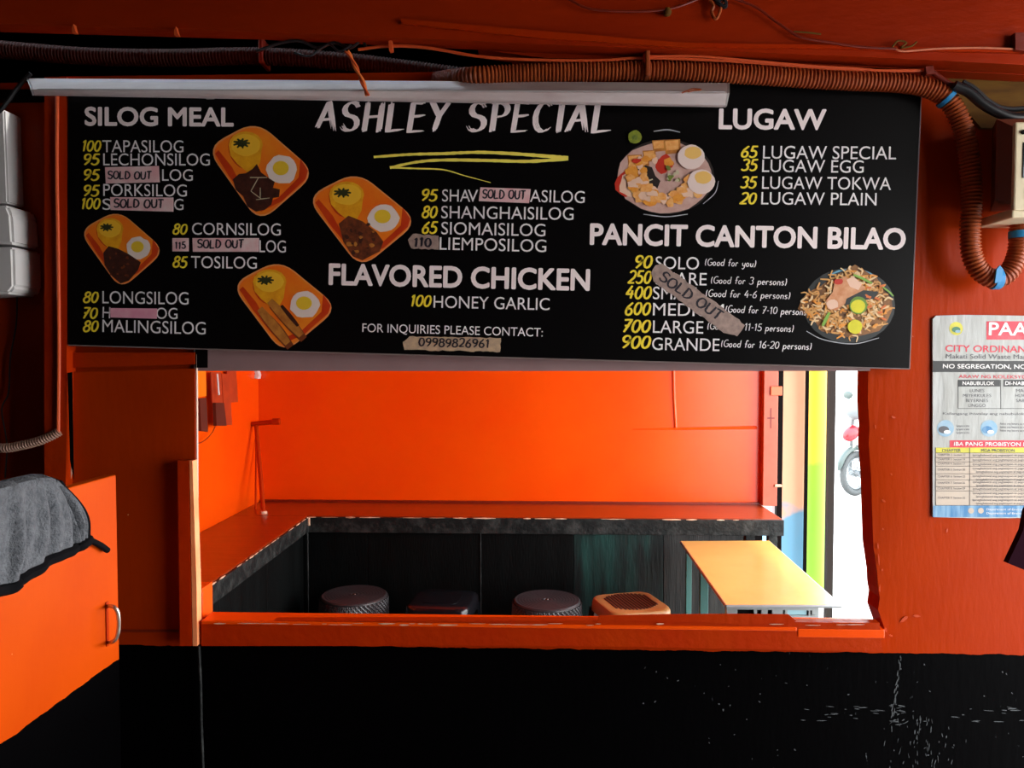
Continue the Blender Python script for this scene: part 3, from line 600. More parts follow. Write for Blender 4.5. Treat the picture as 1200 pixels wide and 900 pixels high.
p_dark = fm('dark_garnish', (.03,.035,.01)); p_meat = fm('dark_meat', (.07,.018,.01), (.025,.006,.004), 90); p_meat2 = fm('brown_meat', (.22,.05,.015), (.05,.012,.005), 90); p_eggw = fm('egg_white', (.85,.70,.62)); p_yolk = fm('yolk', (.85,.55,.03)); p_roll = fm('fried_roll', (.60,.24,.04), (.35,.10,.015), 60); p_shade = fm('roll_shadow', (.18,.04,.01)); p_onion = fm('onion', (.55,.50,.32))
def tray(x0,y0,x1,y1, kind, label):
    sx, sy = (x1-x0)/117.3, (y1-y0)/106.0; T = lambda x, y: (x0+(x-246.7)*sx, y0+(y-147)*sy)
    C = [(300,141),(371,203),(304,262),(241,173)]
    def rr_(C, r):
        out = []
        for i in range(4):
            p, a, b = Vector((*C[i],0)), Vector((*C[i-1],0)), Vector((*C[(i+1)%4],0))
            da, db = (a-p).normalized()*r, (b-p).normalized()*r
            for k in range(7):
                f = k/6; q = (p+da)*(1-f)**2 + p*2*f*(1-f) + (p+db)*f*f; out.append((q.x,q.y))
        return out
    P = Pic(label); sc = lambda C, f: [(306+(x-306)*f, 200+(y-200)*f) for x, y in C]
    P.add([T(*q) for q in rr_(C, 24)], p_rim); P.add([T(*q) for q in rr_(sc(C,.965), 23)], p_tray)
    P.add([T(*q) for q in ((252,180),(256,176),(272,196),(284,220),(300,240),(306,246),(300,246),(288,232),(268,206))], p_trayd)
    P.add([T(*q) for q in ((352,186),(361,200),(358,210),(330,236),(306,248),(300,243),(326,232),(350,208))], p_trayd)
    P.blob(*T(284,178), 15*sx, 22*sy, p_trayd, rot=-.5); 
    P.add([T(*q) for q in [(288+20*math.cos(a), 170+16*math.sin(a)) for a in (i*math.pi/8-math.pi for i in range(10))]+[(305,190),(300,200),(290,202),(278,192),(270,182)]], p_rice)
    P.blob(*T(288,170), 17*sx, 13*sy, p_rice2, j=.03)
    for k in range(9): a = k*.7; P.line([T(283,167), T(283+10*math.cos(a), 168+6*math.sin(a))], 2.6*sx, p_dark)
    P.blob(*T(283,168), 5.5*sx, 4*sy, p_dark, j=.25)
    P.blob(*T(330,199), 18*sx, 17*sy, p_eggw, j=.06); P.blob(*T(329,197), 9.5*sx, 8.5*sy, p_yolk)
    if kind == 0:
        P.add([T(*q) for q in ((273,210),(280,204),(288,203),(296,198),(301,192),(306,202),(314,208),(322,213),(320,220),(328,222),(327,231),(320,232),(318,240),(310,246),(300,248),(290,242),(285,230),(276,222))], p_meat)
        for q in (((293,208),(313,208)),((303,208),(294,224)),((294,224),(306,233)),((305,220),(305,232)),((300,234),(316,232))): P.line([T(*a) for a in q], 1.0, p_onion)
    elif kind == 1:
        P.add([T(*q) for q in ((279,206),(290,196),(306,203),(322,216),(330,228),(326,240),(306,251),(295,246),(284,228))], p_meat2)
        for k in range(22): P.blob(*T(R.uniform(286,320), R.uniform(206,242)), R.uniform(1.5,3.5), R.uniform(1,3), R.choice((p_meat,p_roll,p_shade)), 7, .3)
    elif kind == 2:
        P.add([T(*q) for q in ((278,206),(286,196),(300,200),(316,208),(334,220),(330,232),(316,248),(304,252),(290,240),(280,224))], p_meat)
        for k in range(12): P.blob(*T(R.uniform(286,322), R.uniform(206,242)), R.uniform(1,2.4), R.uniform(1,2), R.choice((p_meat2,p_shade)), 7, .3)
    else:
        for (a, b) in (((276,204),(310,248)),((288,194),(326,238))):
            P.line([T(a[0]+3,a[1]+5), T((a[0]+b[0])/2+4,(a[1]+b[1])/2+5), T(b[0]+3,b[1]+5)], 13*sx, p_shade); P.line([T(*a), T((a[0]+b[0])/2,(a[1]+b[1])/2), T(*b)], 11*sx, p_roll)
        P.line([T(302,200), T(322,226)], 5, p_meat)
    P.done()
tray(246.7,147,364,253, 0, 'printed picture of orange tray with dark beef, egg and rice')
tray(364,206,484,307, 1, 'printed picture of orange tray with browned chicken, egg and rice')
tray(96.5,250,188.5,333, 2, 'printed picture of small orange tray with dark meat, egg and rice')
tray(275.5,309,390.5,407, 3, 'printed picture of orange tray with two fried rolls, egg and rice')
# porridge bowl
p_por = fm('porridge', (.55,.32,.27), (.65,.42,.36), 60); p_tofu = fm('tofu', (.85,.36,.05), (.75,.24,.02), 120); p_tofu2 = fm('fried_bits', (.90,.48,.16), (.80,.28,.05), 140); p_chili = fm('chili', (.55,.03,.012)); p_green = fm('green_onion', (.08,.12,.02), (.25,.30,.05), 200); p_eggs = fm('boiled_egg', (.84,.66,.60)); p_yolk2 = fm('boiled_yolk', (.86,.52,.14)); p_lime = fm('lime', (.16,.20,.02), (.30,.34,.03), 120); p_glint = fm('rim_glint', (.45,.45,.48)); p_blkb = fm('dark_bits', (.02,.012,.010)); p_skin = fm('pink_chicken', (.85,.55,.40))
P = Pic('printed picture of a bowl of rice porridge with eggs and tofu')
P.blob(780,207,57,44,p_blkb,30); P.line([(766,154),(782,152),(797,155)], 1.4, p_glint); P.line([(842,212),(838,226),(824,239)], 1.0, p_glint); P.line([(754,251),(780,254),(806,251)], 1.2, p_glint)
P.blob(779,208,56,42,p_por,30,.02)
for x,y,a in ((772,171,8),(788,172,10),(761,183,8),(744,189,9),(755,190,6)): P.add([(x-a,y-a*.8),(x+a*.9,y-a*.9),(x+a,y+a*.7),(x-a*.8,y+a*.9)], p_roll); P.add([(x-a*.85,y-a*.65),(x+a*.7,y-a*.8),(x+a*.75,y+a*.3),(x-a*.7,y+a*.45)], p_tofu2)
P.blob(736,215,15,16,p_chili,14,.15); P.blob(738,218,12,14,p_skin,14,.2); P.blob(742,200,7,6,p_tofu,12,.2); P.blob(778,192,11,10,p_chili,14,.25); P.blob(783,190,6,5,p_tofu,10,.3)
P.add([(742,188),(752,192),(764,196),(768,206),(774,212),(770,222),(764,228),(752,230),(750,220),(754,210),(747,198)], p_blkb)
for k in range(26): a = R.uniform(2.2, 4.4); q = R.uniform(.5,.88); P.blob(780+52*q*math.cos(a), 208+38*q*math.sin(a), R.uniform(3,6), R.uniform(2.5,5), R.choice((p_tofu,p_tofu2,p_chili,p_skin)), 8, .3)
P.line([(748,215),(756,213),(765,210)], 2, p_onion); P.line([(735,210),(737,217),(741,226)], 2, p_yolk2)
for k in range(60): a = R.uniform(-.1, 3.3); q = R.uniform(.45,.86); P.blob(780+52*q*math.cos(a), 210+38*q*math.sin(a), R.uniform(4,8), R.uniform(3,6), R.choice((p_tofu,p_tofu2,p_tofu2,p_skin)), 8, .28)
for k in range(12): P.blob(788+R.uniform(-8,8), 204+R.uniform(-9,8), R.uniform(1.5,3), R.uniform(1.5,3), R.choice((p_green,p_green,p_onion)), 7, .2)
for x, y in ((810,184),(822,213)): P.blob(x,y,16,14.5,p_eggs,20,.03); P.blob(x+2,y-5,10,7.5,p_yolk2,16,.05)
P.blob(744,160.5,8,8,p_lime,14,.04); P.blob(744,161,4,4,p_green,8,.2); P.done()
# noodle platter
p_nood = fm('noodle', (.78,.42,.13), (.62,.26,.06), 90); p_nood2 = fm('noodle_light', (.85,.60,.32)); p_noodd = fm('noodle_shadow', (.34,.14,.03), (.10,.035,.01), 60); p_blue = fm('plate_glint', (.12,.36,.52)); p_chick = fm('roast_chicken', (.60,.22,.08), (.75,.38,.20), 70); p_red = fm('carrot', (.72,.16,.03)); p_gr = fm('green_bean', (.22,.42,.06)); p_lemon = fm('lemon', (.78,.72,.02), (.66,.60,.02), 60); p_limeg = fm('lime_rind', (.14,.28,.03)); p_plate = fm('plate', (.02,.024,.024))
P = Pic('printed picture of a platter of noodles with chicken and citrus halves')
P.blob(995,358,54,44,p_plate,26); P.line([(972,323),(982,318),(992,316)], 2, p_blue); P.line([(1012,317),(1022,322),(1029,330)], 2, p_blue); P.line([(945,388),(965,398),(1000,403),(1030,396)], 1, p_glint)
sil = [(935,362),(940,350),(948,342),(962,335),(975,325),(990,317),(1002,310),(1012,316),(1028,326),(1036,340),(1045,350),(1046,362),(1040,376),(1030,388),(1014,392),(998,396),(980,392),(962,388),(956,378),(946,372)]
P.add(sil, p_noodd)
def inside(x, y, pl):
    c = False
    for i in range(len(pl)):
        (a,b),(d,e) = pl[i], pl[i-1]
        if (b > y) != (e > y) and x < (d-a)*(y-b)/(e-b)+a: c = not c
    return c
k = 0
while k < 300:
    x, y = R.uniform(936,1045), R.uniform(312,395)
    if not inside(x, y, sil) or not inside(x*1.07-992*.07, y*1.07-357*.07, sil): continue
    a = R.uniform(0, 6.28); l = R.uniform(4, 7); cu = R.uniform(-1.4,1.4); P.line([(x,y),(x+l*math.cos(a),y+l*.8*math.sin(a)),(x+l*1.7*math.cos(a+cu),y+l*1.4*math.sin(a+cu))], R.uniform(1.6,2.6), R.choice((p_nood,p_nood,p_nood2,p_tofu))); k += 1
P.add([(978,330),(990,324),(1002,330),(1014,336),(1012,344),(998,348),(990,356),(980,364),(970,362),(968,352),(976,342)], p_chick)
P.add([(992,328),(1000,324),(1010,333),(1006,340),(996,336)], p_skin); P.blob(976,356,7,6,p_skin,10,.2); P.blob(982,330,6,4,p_chili,9,.3); P.add([(1000,346),(1012,340),(1030,342),(1024,350),(1010,352),(998,356),(990,358),(992,350)], p_plate)
P.line([(1000,322),(1010,326),(1022,332)], 3, p_gr); P.line([(972,366),(968,374),(964,382)], 4, p_gr); P.line([(1034,336),(1042,342),(1047,347)], 2, p_gr)
for k in range(9): x = R.uniform(1012,1036); y = R.uniform(330,376); P.line([(x,y),(x+6,y+R.uniform(-5,5))], 2.5, p_red)
P.blob(1006,358,10.5,10.5,p_limeg,18,.02); P.blob(1005.5,359,8.5,8,p_lemon,16,.03); P.blob(1002,383,8.5,8.5,p_lemon,16,.03); P.done()

# ================================================================== PUBLIC NOTICE POSTER
QY = -.0045
t = poster = thing('notice_poster', 'weathered white, red and blue public notice taped to the orange wall', 'poster', PY(1150, 600, QY))
bm = bmesh.new(); o_ = [(1093,374),(1097,370),(1130,369),(1200,370),(1275,371),(1276,606),(1200,607),(1150,607.5),(1093,606)]
pxprism(bm, o_, QY, -.0008); bmobj('sheet', bm, mat('weathered_print_sheet', (.52,.53,.51), .5, spec=.2, col2=(.42,.42,.39), vscale=16, stretch=(3,1,.6), bump=.5, bscale=16), t)
def rect(x0,y0,x1,y1,m,name='printed_bar',lay=1):
    bm = bmesh.new(); y = QY-.0003*lay; v = [bm.verts.new(PY(*p, y)) for p in ((x0,y0),(x0,y1),(x1,y1),(x1,y0))]; bm.faces.new(v); return bmobj(name, bm, m, poster)
q_red = mat('notice_red', (.62,.02,.05), .5, col2=(.75,.10,.12), vscale=30, ramp=(.5,.75)); q_blk = mat('notice_black', (.02,.022,.022), .5); q_dk = mat('notice_dark_text', (.10,.10,.11), .6); q_yel = mat('notice_yellow', (.72,.66,.05), .5, col2=(.5,.45,.05), vscale=30); q_tan = mat('notice_tan', (.58,.47,.37), .6, col2=(.50,.42,.34), vscale=18); q_blue = mat('notice_blue', (.04,.20,.42), .5, col2=(.30,.48,.62), vscale=14, stretch=(5,1,.4), ramp=(.45,.7)); q_wht = mat('notice_white', (.85,.82,.80), .5); q_lb = mat('notice_light_blue', (.22,.42,.58), .5, col2=(.4,.5,.58), vscale=50); q_grn = mat('notice_green', (.05,.20,.10), .5)
rect(1156,376.5,1275,398,q_red); text('PAALALA', 1159,392.5,1262,394,14.5, q_wht, bold=.02, y=QY, parent=t, lay=2)
text('CITY ORDINANCE 2003', 1108,412,1249,413.5,7.5, q_red, bold=.02, y=QY, parent=t, lay=1)
text('Makati Solid Waste Management Code', 1108.5,420,1262,421,5.2, q_dk, bold=.008, y=QY, parent=t, lay=1)
rect(1093,423,1275,436,q_blk); text('NO SEGREGATION, NO COLLECTION', 1105,431.5,1262,432.5,4.8, q_wht, bold=.02, y=QY, parent=t, lay=2)
text('ARAW NG KOLEKSYON NG BASURA', 1123.5,443,1256,444,3.8, q_red, bold=.012, y=QY, parent=t)
rect(1122.5,445,1172,453,q_blk); rect(1176,445,1230,453,q_blk); text('NABUBULOK', 1128,451,1165,451.2,4, q_wht, bold=.02, y=QY, parent=t, lay=2); text('DI-NABUBULOK', 1178,451,1228,451.4,4, q_wht, bold=.02, y=QY, parent=t, lay=2)
for a in ((1122.5,445,1123.1,479),(1172.5,445,1173.1,479),(1230,445,1230.6,479),(1122.5,478.5,1230.6,479)): rect(*a, q_blk)
for i, (s, cx, wd) in enumerate((('LUNES',1145,17),('MIYERKULES',1145,33),('BIYERNES',1145,26),('LINGGO',1145,20))): text(s, cx-wd/2, 459.5+5.8*i, cx+wd/2, 459.5+5.8*i, 3.6, q_dk, y=QY, parent=t)
for i, (s, cx, wd) in enumerate((('MARTES',1202,22),('HUWEBES',1202,24),('SABADO',1202,22))): text(s, cx-wd/2, 459.5+5.8*i, cx+wd/2, 459.5+5.8*i, 3.6, q_dk, y=QY, parent=t)
text('Kailangang ihiwalay ang nabubulok sa mga hindi nabubulok', 1105,486,1268,486.5,2.8, q_dk, y=QY, parent=t)
# seal and two round badges
for cx, cy, r, cols, lb in ((1120.5,385,8,(q_yel,q_grn,q_lb),'round city seal in yellow, green and blue'), (1108,502,10,(q_lb,q_dk,q_wht),'round blue badge with dark figure'), (1159,502,10,(q_lb,q_blue,q_wht),'round blue badge with roofed building')):
    V = []; Fc = []; Mi = []
    def disc(x, y, rx, ry, mi, lay):
        b = len(V); V.extend(PY(x+rx*math.cos(a*math.pi/10), y+ry*math.sin(a*math.pi/10), QY-.0003*lay) for a in range(20)); Fc.append(tuple(range(b,b+20))); Mi.append(mi)
    disc(cx,cy,r,r*.98,0,1); disc(cx+(0 if r < 9 else -2),cy+r*.15,r*.62,r*.42,1,2); disc(cx+2,cy+r*.42,r*.4,r*.22,2,3)
    me = bpy.data.meshes.new('badge'); me.from_pydata(V, [], Fc)
    for p, i in zip(me.polygons, Mi): p.material_index = i
    tag(link('badge', me, list(cols), t), lb)
for i in range(3):
    text('Segregation sa bahay', 1120.5,500+4*i,1136,500+4*i,2.2, q_dk, y=QY, parent=t); text('Ilabas ang basura sa tamang oras', 1172,497.5+4*i,1215,497.8+4*i,2.2, q_dk, y=QY, parent=t)
rect(1113,516,1275,524.5,q_red); text('IBA PANG PROBISYON NG ORDINANSA', 1118,522.2,1258,523,4.2, q_wht, bold=.015, y=QY, parent=t, lay=2)
rect(1096.5,524.5,1275,530.5,q_yel); text('CHAPTER', 1104,529.5,1126,529.5,3.4, q_dk, bold=.01, y=QY, parent=t, lay=2); text('MGA PROBISYON', 1150,529.5,1189,529.6,3.4, q_dk, bold=.01, y=QY, parent=t, lay=2)
rect(1096.5,530.5,1275,592,q_tan); rect(1136,524.5,1136.7,592,q_blk,lay=2); rect(1096.2,524.5,1096.8,592,q_blk,lay=2)
rows = [530.5,536,541,546,555,562,570,575,592]
for i, y in enumerate(rows):
    rect(1096.5,y,1275,y+.5,q_blk,'printed_rule',lay=2)
for i in range(8):
    y = (rows[i]+rows[i+1])/2
    text('CHAPTER %d. Section %d' % (i+2, i*3+11), 1099,y+1,1131,y+1,2.4, q_dk, y=QY, parent=t, lay=2)
    for k in range(1 if rows[i+1]-rows[i] < 7 else 2 if i < 7 else 4): text('Ipinagbabawal ang pagtatapon at pagsusunog ng basura', 1140+4*(k%2), rows[i]+4+4*k, 1228-5*(k%2), rows[i]+4+4*k, 2.4, q_dk, y=QY, parent=t, lay=2)
rect(1093.5,592.5,1275,606,q_blue)
for cx in (1138,1149.5):
    bm = bmesh.new(); v = [bm.verts.new(PY(cx+3.4*math.cos(a*math.pi/8), 598.5+3.4*math.sin(a*math.pi/8), QY-.0006)) for a in range(16)]; bm.faces.new(v); bmobj('printed_dot', bm, q_tan, t)
for k in range(2): text('Department of Environmental Services', 1156,598+4.5*k,1230,598.3+4.5*k,2.4, q_wht, y=QY, parent=t, lay=2)

# ================================================================== METER, BOXES, CABLE AT THE EDGES
t = thing('electric_meter', 'beige electric meter box with dark window at the right edge', 'meter', PY(1200, 250, -.08))
x0 = PY(1162,200,-.012).x; zt_ = PY(1180,146,-.06).z; zb_ = PY(1175,248,-.04).z; x2 = PY(1187,200,-.13).x
bm = bmesh.new(); secs = []
for (y, xa, za, zb2) in ((-.012, x0, zb_+.006, zt_+.008), (-.10, x2-.012, zb_+.010, zt_-.002), (-.125, x2, PY(1187,240,-.125).z, PY(1187,148,-.125).z)):
    secs.append([bm.verts.new(p) for p in ((xa,y,za),(xa+.14,y,za),(xa+.14,y,zb2),(xa,y,zb2))])
for a, b in zip(secs, secs[1:]):
    for k in range(4): bm.faces.new((a[k], a[(k+1)%4], b[(k+1)%4], b[k]))
bm.faces.new(secs[-1]); bm.faces.new(secs[0][::-1]); bmesh.ops.recalc_face_normals(bm, faces=bm.faces); bmobj('body', bm, M['meter_side'], t)
fz0, fz1 = PY(1187,247,-.13).z, PY(1187,144,-.13).z
bm = bmesh.new(); box(bm, (x2-.001,-.136,fz0), (x2+.145,-.126,fz1), .003); bmobj('front_cover', bm, M['meter'], t)
bm = bmesh.new(); box(bm, (x2+.012,-.1375,fz0+.055), (x2+.12,-.1355,fz1-.035), .001); bmobj('display_window', bm, M['glass_dark'], t)
bm = bmesh.new(); box(bm, (x2+.018,-.1375,fz0+.02), (x2+.05,-.1355,fz0+.038)); bmobj('sticker', bm, mat('teal_sticker',(.05,.35,.30),.5), t)
bm = bmesh.new(); lathe(bm, [(0.0001,.0),(.004,.0),(.004,-.004)], (0,0,0), 10); bmesh.ops.rotate(bm, verts=bm.verts, matrix=Matrix.Rotation(math.pi/2,3,'X')); bmesh.ops.translate(bm, verts=bm.verts, vec=(x2+.012,-.140,fz1-.018)); bmobj('screw', bm, M['blackplain'], t)
bm = bmesh.new(); box(bm, (x2+.0,-.13,fz0-.012), (x2+.14,-.02,fz0+.004), .003); bmobj('bottom_cover', bm, M['meter'], t)
bm = bmesh.new(); pxprism(bm, [(1102,92),(1150,92),(1280,86),(1280,150),(1150,150),(1128,125)], -.010, -.001); tag(bmobj('backing_plank', bm, M['wood']), 'yellowish bare wooden plank behind the meter and black cable', 'plank')
bm = bmesh.new(); tube(bm, catmull([PY(x,y,-.07) for x,y in ((1118,100),(1135,108),(1152,122),(1170,132),(1190,138),(1215,136),(1270,132))],8), .009, 12)
tag(bmobj('thick_cable', bm, M['cable'], smooth=True), 'thick black cable curving down onto the meter box', 'cable')
bm = bmesh.new(); tube(bm, catmull([PY(x,y,-.06) for x,y in ((1092,84),(1100,90),(1112,98),(1124,104))],6), .005, 10)
tag(bmobj('cable_tip', bm, M['orange_dark'], smooth=True), 'dark red cable end joining the thick black cable', 'cable')
wire('twin_cable', [(1128,96),(1142,104),(1160,120),(1180,128),(1215,126),(1270,122)], .005, M['cable'], 'second black cable running just above the thick one', -.06, cat='cable')

t = thing('breaker_box', 'white plastic breaker box with raceway at the left edge', 'electrical box', PY(0, 345, -.0))
def pbox(pts, y0, y1, name, m, bev=.002):
    bm = bmesh.new(); fs = pxprism(bm, pts, y0, y1); bmesh.ops.bevel(bm, geom=list({e for f in fs for e in f.edges}), offset=bev, segments=2, affect='EDGES'); return bmobj(name, bm, m, t)
pbox([(-12,130),(5,128),(9,238),(-12,238)], -.02, .03, 'raceway', M['white'], .003)
pbox([(-60,242),(8,240),(13,252),(15,286),(-60,286)], -.05, .03, 'upper_cover', M['white'], .005)
pbox([(-60,290),(15,289),(16.5,336),(10,344),(-60,347)], -.055, .03, 'lower_cover', M['white'], .005)

bm = bmesh.new(); prism(bm, [PY(1203,600,-.25),PY(1199,622,-.25),PY(1181,660,-.25),PY(1230,680,-.25),PY(1275,660,-.25),PY(1270,600,-.25),PY(1240,520,-.25)], Vector((0,.012,0)))
bm.verts.ensure_lookup_table()
tag(bmobj('hanging_cloth', bm, M['curtain']), 'corner of a dark maroon cloth hanging at the right edge below the poster', 'cloth')
bm = bmesh.new(); tube(bm, [PY(1240,525,-.244), PY(1240,300,-.2), Vector((PY(1240,300,-.2).x,-.2,ZC))], .002, 6); tag(bmobj('hanging_string', bm, M['cable']), 'string holding the dark maroon cloth, beyond the right edge', 'string')

# ================================================================== HALF DOOR WITH TOWEL
XD = PY(137, 650, -.15).x
t = thing('half_door', 'orange half door painted black at the bottom, with a steel pull handle', 'door', (XD-.012, -.6, 0))
ztd = PX(135, 556.5, XD).z
yfar = PX(138, 650, XD).y
bm = bmesh.new(); box(bm, (XD-.022, -1.35, .004), (XD, yfar, ztd), .0025); bmobj('leaf', bm, M['door'], t)
hp = [PX(x,y,XD+dx) for x,y,dx in ((126,711,0),(129,710,.012),(134,712,.022),(138,719,.027),(139,733,.028),(137,746,.027),(132,752,.02),(127,753,0))]
tubeobj('handle', hp, .0035, M['steel'], t)
bm = bmesh.new(); a, b = PX(123,706,XD), PX(127,756,XD); box(bm, (XD-.0002, min(a.y,b.y), b.z), (XD+.0025, max(a.y,b.y), a.z), .001); bmobj('handle_plate', bm, M['orange'], t)
t = thing('kitchen_towel', 'grey towel with black hem and loop draped over the orange half door', 'towel', (XD, -.35, ztd-.1))
topl = [(-140,618),(-60,597),(0,579),(30,570),(48,566),(60,566),(70,571)]
botl = [(-150,700),(-60,704),(8,690),(26,676),(60,654),(88,642),(101,632)]
def lerpl(P_, f):
    f = f*(len(P_)-1); i = min(int(f), len(P_)-2); g = f-i; return (P_[i][0]+(P_[i+1][0]-P_[i][0])*g, P_[i][1]+(P_[i+1][1]-P_[i][1])*g)
NU, NV = 110, 46; bm = bmesh.new(); grid = []
def fold(u, v):
    f = .004*math.sin(u*34+v*1.6) + .003*math.sin(u*61+1+v*3) + .006*math.exp(-((u-.86-.02*v)/.02)**2) - .007*math.exp(-((u-.90+.015*v)/.016)**2) + .0045*math.exp(-((u-.955)/.012)**2)
    return 1.7*f*(.25+.75*min(1, v*1.6))*(1-.65*max(0,v)**4)
for i in range(NU+1):
    u = i/NU; tp = lerpl(topl, u); bp = lerpl(botl, u); row = []
    for j in range(NV+1):
        v = j/NV*1.42-.42                       # v<0: over the top and down the back
        if v >= 0:
            x = tp[0]+(bp[0]-tp[0])*v + 5*math.sin(math.pi*v)*(u > .8)*(u-.8)*5; y = tp[1]+(bp[1]-tp[1])*v
            p = PX(x, y, XD+.006); p.x = XD + .010 + fold(u, v) + .006*math.sin(math.pi*min(1,v*1.1))
        else:
            p0 = PX(tp[0], tp[1], XD+.006); s = -v/.42
            a = min(1, s*4)*math.pi; p = Vector((XD-.011+.021*math.cos(a), p0.y, p0.z + .012*math.sin(a) - max(0, s-.25)*.14))
            if s > .9: p.x -= .002
        row.append(bm.verts.new(p))
    grid.append(row)
for i in range(NU):
    for j in range(NV): bm.faces.new((grid[i][j], grid[i+1][j], grid[i+1][j+1], grid[i][j+1]))
hemb = [grid[i][NV].co.copy() for i in range(0, NU+1, 2)]; hems = [grid[NU][j].co.copy() for j in range(NV, 8, -1)]
corner = grid[NU][NV].co.copy()
o = bmobj('cloth', bm, M['towel'], t, smooth=True)
for p in o.data.polygons: p.use_smooth = True
md = o.modifiers.new('thick', 'SOLIDIFY'); md.thickness = .004; md.offset = 0
def strap(pts, r, flat, name, m):
    bm = bmesh.new(); tube(bm, pts, r, 8); 
    return bmobj(name, bm, m, t, True)
strap([p+Vector((.001,0,0)) for p in hemb], .0085, 1, 'bottom_hem', M['hem']); strap([p+Vector((.001,0,0)) for p in hems], .0045, 1, 'side_hem', M['hem'])
strap(catmull([corner+Vector((.002,0,0)), PX(108,634,XD+.01), PX(118,639,XD+.008), PX(126,645,XD+.008)], 5), .0052, 1, 'hanging_loop', M['hem'])

# ================================================================== INSIDE THE STALL
ZT = .745                                     # counter top
fc = PZ(600, 606, ZT).y                       # front edge of the back counter
XL2 = PZ(355, 608, ZT).x                      # inner edge of the left counter
XE = PY(917, 605, fc).x
t = thing('wall_counter', 'narrow brown-red counter with black apron along the back and left walls', 'counter', ((XL2+XE)/2, YB-.1, 0))
bm = bmesh.new(); box(bm, (XLW+.001, fc, ZT-.022), (XE, YB-.001, ZT), .003); bmobj('back_top', bm, M['sill_top'], t)
bm = bmesh.new(); box(bm, (XLW+.001, .42, ZT-.0225), (XL2, fc-.001, ZT-.0005), .003); bmobj('left_top', bm, M['sill_top'], t)
bm = bmesh.new(); box(bm, (XL2-.01, fc-.012, ZT-.075), (XE+.004, fc-.001, ZT-.004), .002); bmobj('back_apron', bm, M['edge_grey'], t)
bm = bmesh.new(); box(bm, (XL2-.0005, .42, ZT-.07), (XL2+.011, fc-.013, ZT-.006), .002); bmobj('left_apron', bm, M['edge_grey'], t)
def chiprun(a, b, n, r0, seed):
    rr = random.Random(seed); bm = bmesh.new(); f = 0
    while f < 1:
        l = rr.uniform(.01,.05); 
        if rr.random() < .75:
            p, q = a.lerp(b, f), a.lerp(b, min(1,f+l)); r = rr.uniform(.4,1.2)*r0; tube(bm, [p, p.lerp(q,.5), q], r, 5, rf=lambda s,i: r*(1 if i == 1 else .4))
        f += l+rr.uniform(0,.02)
    return bm
o = bmobj('bare_or_lit_edge', chiprun(Vector((XL2, fc-.012, ZT-.004)), Vector((XE, fc-.012, ZT-.004)), 40, .0035, 3), M['chip'], t); o['kind'] = 'stuff'
o = bmobj('bare_or_lit_edge', chiprun(Vector((XL2+.008, .45, ZT-.004)), Vector((XL2+.008, fc-.02, ZT-.004)), 40, .003, 4), M['chip'], t); o['kind'] = 'stuff'
bm = bmesh.new(); c = Vector((XL2+.012, fc-.016, ZT-.03)); box(bm, (c.x-.008,c.y-.01,c.z-.012), (c.x+.006,c.y,c.z+.026), .003); bmobj('corner_chip', bm, M['chip'], t)
# panel below the counter, board by board
xs = [XL2-.03, PY(430,660,fc).x, PY(563,660,fc).x, PY(672,660,fc).x, PY(778,660,fc).x, PY(872,660,fc).x]
teal = mat('worn_teal_black_paint', (.004,.007,.007), .42, spec=.3, col2=(.012,.065,.055), vscale=3.2, bump=.4, bscale=50, stretch=(2.4,1,.35), ramp=(.42,.72))
greyb = mat('worn_grey_black_paint', (.008,.009,.009), .42, spec=.3, col2=(.04,.04,.037), vscale=6, bump=.4, bscale=50, stretch=(5,1,.3), ramp=(.4,.75))
pm = [M['blackpaint'], M['blackpaint'], M['blackpaint'], teal, greyb]
bm = bmesh.new(); box(bm, (xs[0], fc+.027, .01), (xs[5], fc+.034, ZT-.03)); box(bm, (XL2-.046, .45, .01), (XL2-.036, fc, ZT-.03)); bmobj('backing', bm, M['blackplain'], t)
for i in range(5):
    bm = bmesh.new(); box(bm, (xs[i]+.0015, fc+.012, .01), (xs[i+1]-.0015, fc+.026, ZT-.03), .0015); bmobj('board', bm, pm[i], t)
bm = bmesh.new(); tube(bm, [Vector((xs[2], fc+.010, ZT-.03)), Vector((xs[2], fc+.010, .35)), Vector((xs[2], fc+.010, .01))], .0035, 6); bmobj('bead', bm, M['edge_grey'], t)
bm = bmesh.new(); box(bm, (xs[5], YB-.06, .01), (XE-.005, YB-.045, ZT-.03), .0015); bmobj('board', bm, M['blackplain'], t)
for px in (879.5, 906):
    x = PY(px, 640, fc).x; bm = bmesh.new(); box(bm, (x-.020, fc+.004, 0), (x+.020, fc+.04, ZT-.024), .002); bmobj('leg', bm, M['edge_grey'], t)
ys = [.45, 1.05, PX(313,650,XL2-.02).y, fc-.0]
for i in range(3):
    bm = bmesh.new(); box(bm, (XL2-.034, ys[i]+.0015, .01), (XL2-.02, ys[i+1]-.0015, ZT-.03), .0015); bmobj('board', bm, M['blackpaint'], t)
bm = bmesh.new(); tube(bm, [Vector((XL2+.001, fc-.006, ZT-.07)), Vector((XL2+.001, fc-.006, .3)), Vector((XL2+.001, fc-.006, .01))], .0045, 6); bmobj('bead', bm, M['edge_grey'], t)
# skirting strip where the wall meets the counter
bm = bmesh.new(); box(bm, (XLW+.01, YB-.012, ZT+.0005), (PY(890,595,YB).x, YB-.001, ZT+.010)); struct(bmobj('trim_counter_back', bm, M['orange_dark']))
